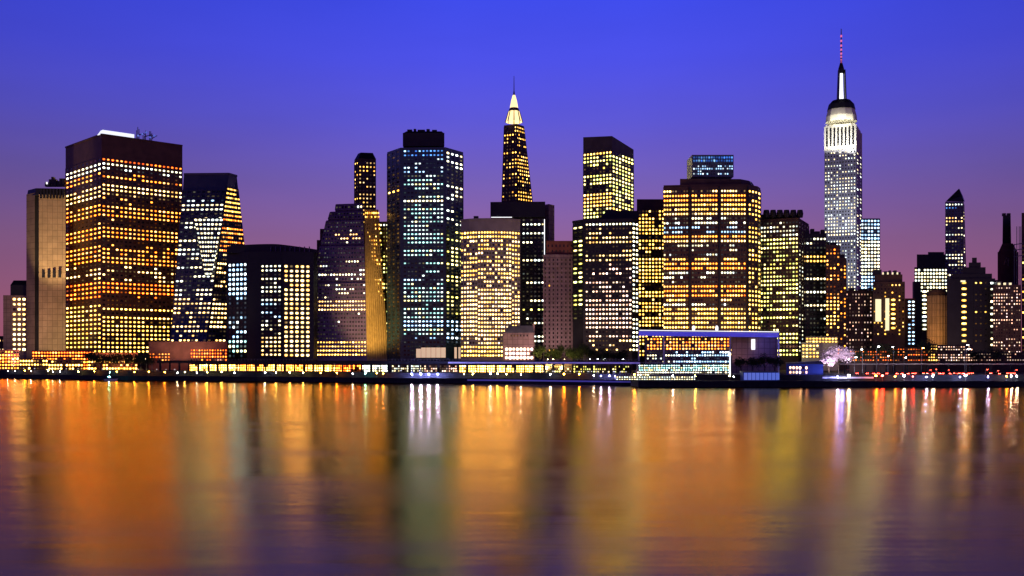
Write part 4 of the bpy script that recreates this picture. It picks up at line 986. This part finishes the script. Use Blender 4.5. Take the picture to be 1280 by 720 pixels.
# ---------------- trees
def tree(px, Y, h, r, label, leaf='leaf', n=900, seed=0):
    rg = random.Random(seed); x, y = V(px, Y); root = empty('tree', (x, y, G)); tag(root, label, 'tree', 'trees along the shore')
    m_ = MB(); m_.tube((0,0,0), (.1,0,h*.45), .32, .2, 7)
    clumps = []
    for i in range(7):
        a = rg.uniform(0, 6.28); e = rg.uniform(.3, 1); rr = r*rg.uniform(.35, .8); c = Vector((math.cos(a)*rr, math.sin(a)*rr, h*(.45+.42*e)))
        m_.tube((.1,0,h*rg.uniform(.25,.45)), tuple(c), .12, .04, 5); clumps.append((c, r*rg.uniform(.35, .6)))
    clumps.append((Vector((0,0,h*.8)), r*.55)); m_.build('trunk', M['bark'], root)
    f = MB()
    for i in range(n):
        c, cr_ = clumps[rg.randrange(len(clumps))]; d = Vector((rg.gauss(0,1), rg.gauss(0,1), rg.gauss(0,.8))).normalized()*cr_*rg.uniform(.35, 1.1)
        p = c+d; u = Vector((rg.gauss(0,1), rg.gauss(0,1), rg.gauss(0,1))).normalized(); v = u.orthogonal().normalized(); s = rg.uniform(.22, .5)
        f.quad(tuple(p-u*s), tuple(p-v*s*.7), tuple(p+u*s), tuple(p+v*s*.7))
    f.build('crown', M[leaf], root); return root
T = [(113,'dark tree left of the big tower foot on the dark quay stretch'), (126,'dark bushy tree below the big orange tower'), (139,'rounded dark tree near the turquoise lamp'), (152,'dark tree right of the turquoise lamp'), (166,'dark tree before the reddish hall corner'), (181,'dark tree lit orange by street lamps'),
     (675,'tree glowing yellow right of the mauve gabled house'), (688,'lit tree at the foot of the mauve masonry block'), (701,'lamplit tree right of the masonry block foot'), (716,'darker tree below the peach banded tower'), (730,'dark tree right of the lamplit group'), (745,'dark tree with white lamps around it'), (762,'dark tree left of the ferry hall'), (778,'last dark tree before the ferry hall post'),
     (926,'dark tree under the ferry hall screen'), (940,'dark tree below the white lit sign'), (956,'dark tree between sign and right post of the hall'), (968,'dark tree by the right post of the hall'),
     (1078,'dark tree behind the raised walkway'), (1100,'big dark tree below the cream panels'), (1120,'dark tree under the ladder of white windows'), (1153,'tall dark tree left of the round tan tower'), (1158,'dark tree touching the round tan tower'), (1225,'dark tree below the dark stepped block'), (1245,'dark tree near the right edge')]
for i, (p, lab) in enumerate(T):
    off = 66; h = 11; r = 5
    if p < 200: off, h, r = 26, 12.5, 7.5
    elif p < 800: off, h, r = 72+i % 3*6, 19 if p < 735 else 16, 6.5
    elif p < 1000: off, h, r = 28+i % 2*5, 11, 4.5
    else: off, h, r = 100+i % 3*8, 22 if p in (1100,1153,1158) else 17, 7.5
    tree(p, shY(p)+off, h*random.uniform(.9,1.1), r, lab, n=1800 if p < 800 else 1100, seed=i)
tree(1048, 700, 17, 9, 'pale blossoming tree floodlit white beside the small cream block', leaf='leafpale', n=3600, seed=99)
tree(1036, 694, 10, 5, 'smaller pale tree in blue light left of the floodlit blossom tree', leaf='leafpale', n=700, seed=98)
spot(1046, 462, 676, at(1048, 440, 700), 110000, (1, .85, 1), R(90), 1.5)
spot(1034, 464, 672, at(1036, 448, 694), 16000, (.3, .35, 1), R(90), 1.5)
spot(1052, 455, 640, at(1062, 472, 624), 7000, (.1,.14,1), R(110), 1)
for x in (684, 704): spot(x, 460, shY(x)+55, at(x, 435, shY(x)+80), 45000, (1, .75, .25), R(100), 1)
spot(178, 462, shY(178)+36, at(180, 450, shY(178)+48), 16000, (1, .6, .2), R(100), 1)

# small moored boat
bt = empty('small_boat', (*V(138, 790), 0), R(4)); tag(bt, 'small moored boat with a turquoise light under the big orange tower', 'boat')
m_ = MB(); m_.prism([(-4,-.9,-.2),(3.4,-.9,-.2),(4.2,0,-.2),(3.4,.9,-.2),(-4,.9,-.2)], [(-4.2,-1.3,1.1),(3.6,-1.2,1.2),(5.4,0,1.5),(3.6,1.2,1.2),(-4.2,1.3,1.1)]); m_.build('hull', M['white'], bt)
m_ = MB(); m_.prism([(-2,-.8,1.1),(1.2,-.8,1.1),(1.2,.8,1.1),(-2,.8,1.1)], [(-1.9,-.7,2.5),(.6,-.7,2.5),(.6,.7,2.5),(-1.9,.7,2.5)]); m_.build('cabin', M['grey'], bt)
m_ = MB(); m_.box(-1.4,-.6,-.4,.4,2.5,2.9); m_.build('lamp', L['cyan'], bt)

# ================================================================== settle the windows
def seen(px, py, Y):
    if not (-5 < px < 1285): return False
    for x0, x1, yt, Yo in OCC:
        if Yo < Y-3 and x0 < px < x1 and py > yt: return False
    return True
per = {}
for w_ in ALLW: per.setdefault(w_[0], []).append(w_)
for root, ws in per.items():
    org = Vector(root.location)
    sc_ = []
    for w_ in ws:
        c = sum((Vector(p) for p in w_[1]), Vector())/4
        sc_.append((w_[3]*(1 if seen(PX(c.x, c.y), PY(c.z, c.y), c.y) else .01), w_))
    sc_.sort(key=lambda t: -t[0])
    for k, (_, w_) in enumerate(sc_[:100]):
        mb = MB(); mb.quad(*[tuple(Vector(p)-org) for p in w_[1]], col=w_[2]); mb.build('window', WIN, root, True)
    if len(sc_) > 100:
        mb = MB()
        for _, w_ in sc_[100:]: mb.quad(*[tuple(Vector(p)-org) for p in w_[1]], col=w_[2])
        o = mb.build('window', WIN, root, True); o['kind'] = 'stuff'

# ================================================================== sky, sun, camera
wd = bpy.data.worlds.new('World'); SC.world = wd; wd.use_nodes = True; nt = wd.node_tree
bg = nt.nodes['Background']
sky = nt.nodes.new('ShaderNodeTexSky'); sky.sky_type = 'NISHITA'; sky.sun_disc = False; sky.sun_elevation = R(-4); sky.sun_rotation = R(-20)
tc = nt.nodes.new('ShaderNodeTexCoord'); sp = nt.nodes.new('ShaderNodeSeparateXYZ'); nt.links.new(tc.outputs['Generated'], sp.inputs[0])
ramp = nt.nodes.new('ShaderNodeValToRGB'); nt.links.new(sp.outputs['Z'], ramp.inputs['Fac'])
def s2l(c): return tuple(((v/255+.055)/1.055)**2.4 if v > 10 else v/255/12.92 for v in c)+(1,)
stops = [(0.0,(182,100,120)), (.045,(168,98,134)), (.105,(142,96,150)), (.16,(114,92,180)), (.21,(92,86,212)), (.26,(76,80,232)), (.315,(62,76,240)), (.39,(40,50,170)), (.50,(16,21,84)), (.75,(5,7,30)), (1,(3,4,18))]
el = ramp.color_ramp.elements; el[0].position = 0; el[0].color = s2l(stops[0][1]); el[1].position = 1; el[1].color = s2l(stops[-1][1])
for p, c in stops[1:-1]:
    e = el.new(p); e.color = s2l(c)
# a little darker away from the afterglow in the middle
nx = nt.nodes.new('ShaderNodeMath'); nx.operation = 'ABSOLUTE'
ad = nt.nodes.new('ShaderNodeMath'); ad.operation = 'ADD'; ad.inputs[1].default_value = -.03
nt.links.new(sp.outputs['X'], ad.inputs[0]); nt.links.new(ad.outputs[0], nx.inputs[0])
mr = nt.nodes.new('ShaderNodeMapRange'); mr.inputs['From Min'].default_value = .08; mr.inputs['From Max'].default_value = .45; mr.inputs['To Min'].default_value = 1.0; mr.inputs['To Max'].default_value = .70
nt.links.new(nx.outputs[0], mr.inputs['Value'])
vm = nt.nodes.new('ShaderNodeVectorMath'); vm.operation = 'SCALE'; nt.links.new(ramp.outputs['Color'], vm.inputs[0]); nt.links.new(mr.outputs['Result'], vm.inputs['Scale'])
sk = nt.nodes.new('ShaderNodeVectorMath'); sk.operation = 'SCALE'; sk.inputs['Scale'].default_value = .05; nt.links.new(sky.outputs['Color'], sk.inputs[0])
sm = nt.nodes.new('ShaderNodeVectorMath'); cn = nt.nodes.new('ShaderNodeTexNoise'); cn.inputs['Scale'].default_value = 2.2; cn.inputs['Detail'].default_value = 4
cm = nt.nodes.new('ShaderNodeMapping'); cm.inputs['Scale'].default_value = (1, 1, 5); nt.links.new(tc.outputs['Generated'], cm.inputs['Vector']); nt.links.new(cm.outputs['Vector'], cn.inputs['Vector'])
cr_ = nt.nodes.new('ShaderNodeMapRange'); cr_.inputs['From Min'].default_value = .3; cr_.inputs['From Max'].default_value = .7; cr_.inputs['To Min'].default_value = .93; cr_.inputs['To Max'].default_value = 1.07; nt.links.new(cn.outputs['Fac'], cr_.inputs['Value'])
v3 = nt.nodes.new('ShaderNodeVectorMath'); v3.operation = 'SCALE'; nt.links.new(vm.outputs['Vector'], v3.inputs[0]); nt.links.new(cr_.outputs['Result'], v3.inputs['Scale'])
nt.links.new(v3.outputs['Vector'], sm.inputs[0]); nt.links.new(sk.outputs['Vector'], sm.inputs[1])
nt.links.new(sm.outputs['Vector'], bg.inputs['Color']); bg.inputs['Strength'].default_value = 1.0

sl_ = bpy.data.lights.new('sun', 'SUN'); sl_.energy = .02; sl_.angle = R(10); sl_.color = (1, .6, .5); so = bpy.data.objects.new('sun', sl_); COL.objects.link(so); so.rotation_euler = (R(80), 0, R(30))

cam = bpy.data.cameras.new('camera'); co = bpy.data.objects.new('camera', cam); COL.objects.link(co)
co.location = (0, 0, H); co.rotation_euler = (R(90), 0, 0); cam.sensor_width = 36; cam.lens = F/1280*36; cam.shift_y = (HOR-360)/1280; cam.clip_start = 1; cam.clip_end = 20000
SC.camera = co
SC.view_settings.view_transform = 'Standard'; SC.view_settings.look = 'None'; SC.view_settings.exposure = 0; SC.view_settings.gamma = 1
SC.render.engine = 'CYCLES'; SC.cycles.use_denoising = True; SC.cycles.max_bounces = 4; SC.cycles.diffuse_bounces = 2; SC.cycles.glossy_bounces = 3
SC.cycles.sample_clamp_indirect = 8
SC.cycles.caustics_reflective = False; SC.cycles.caustics_refractive = False
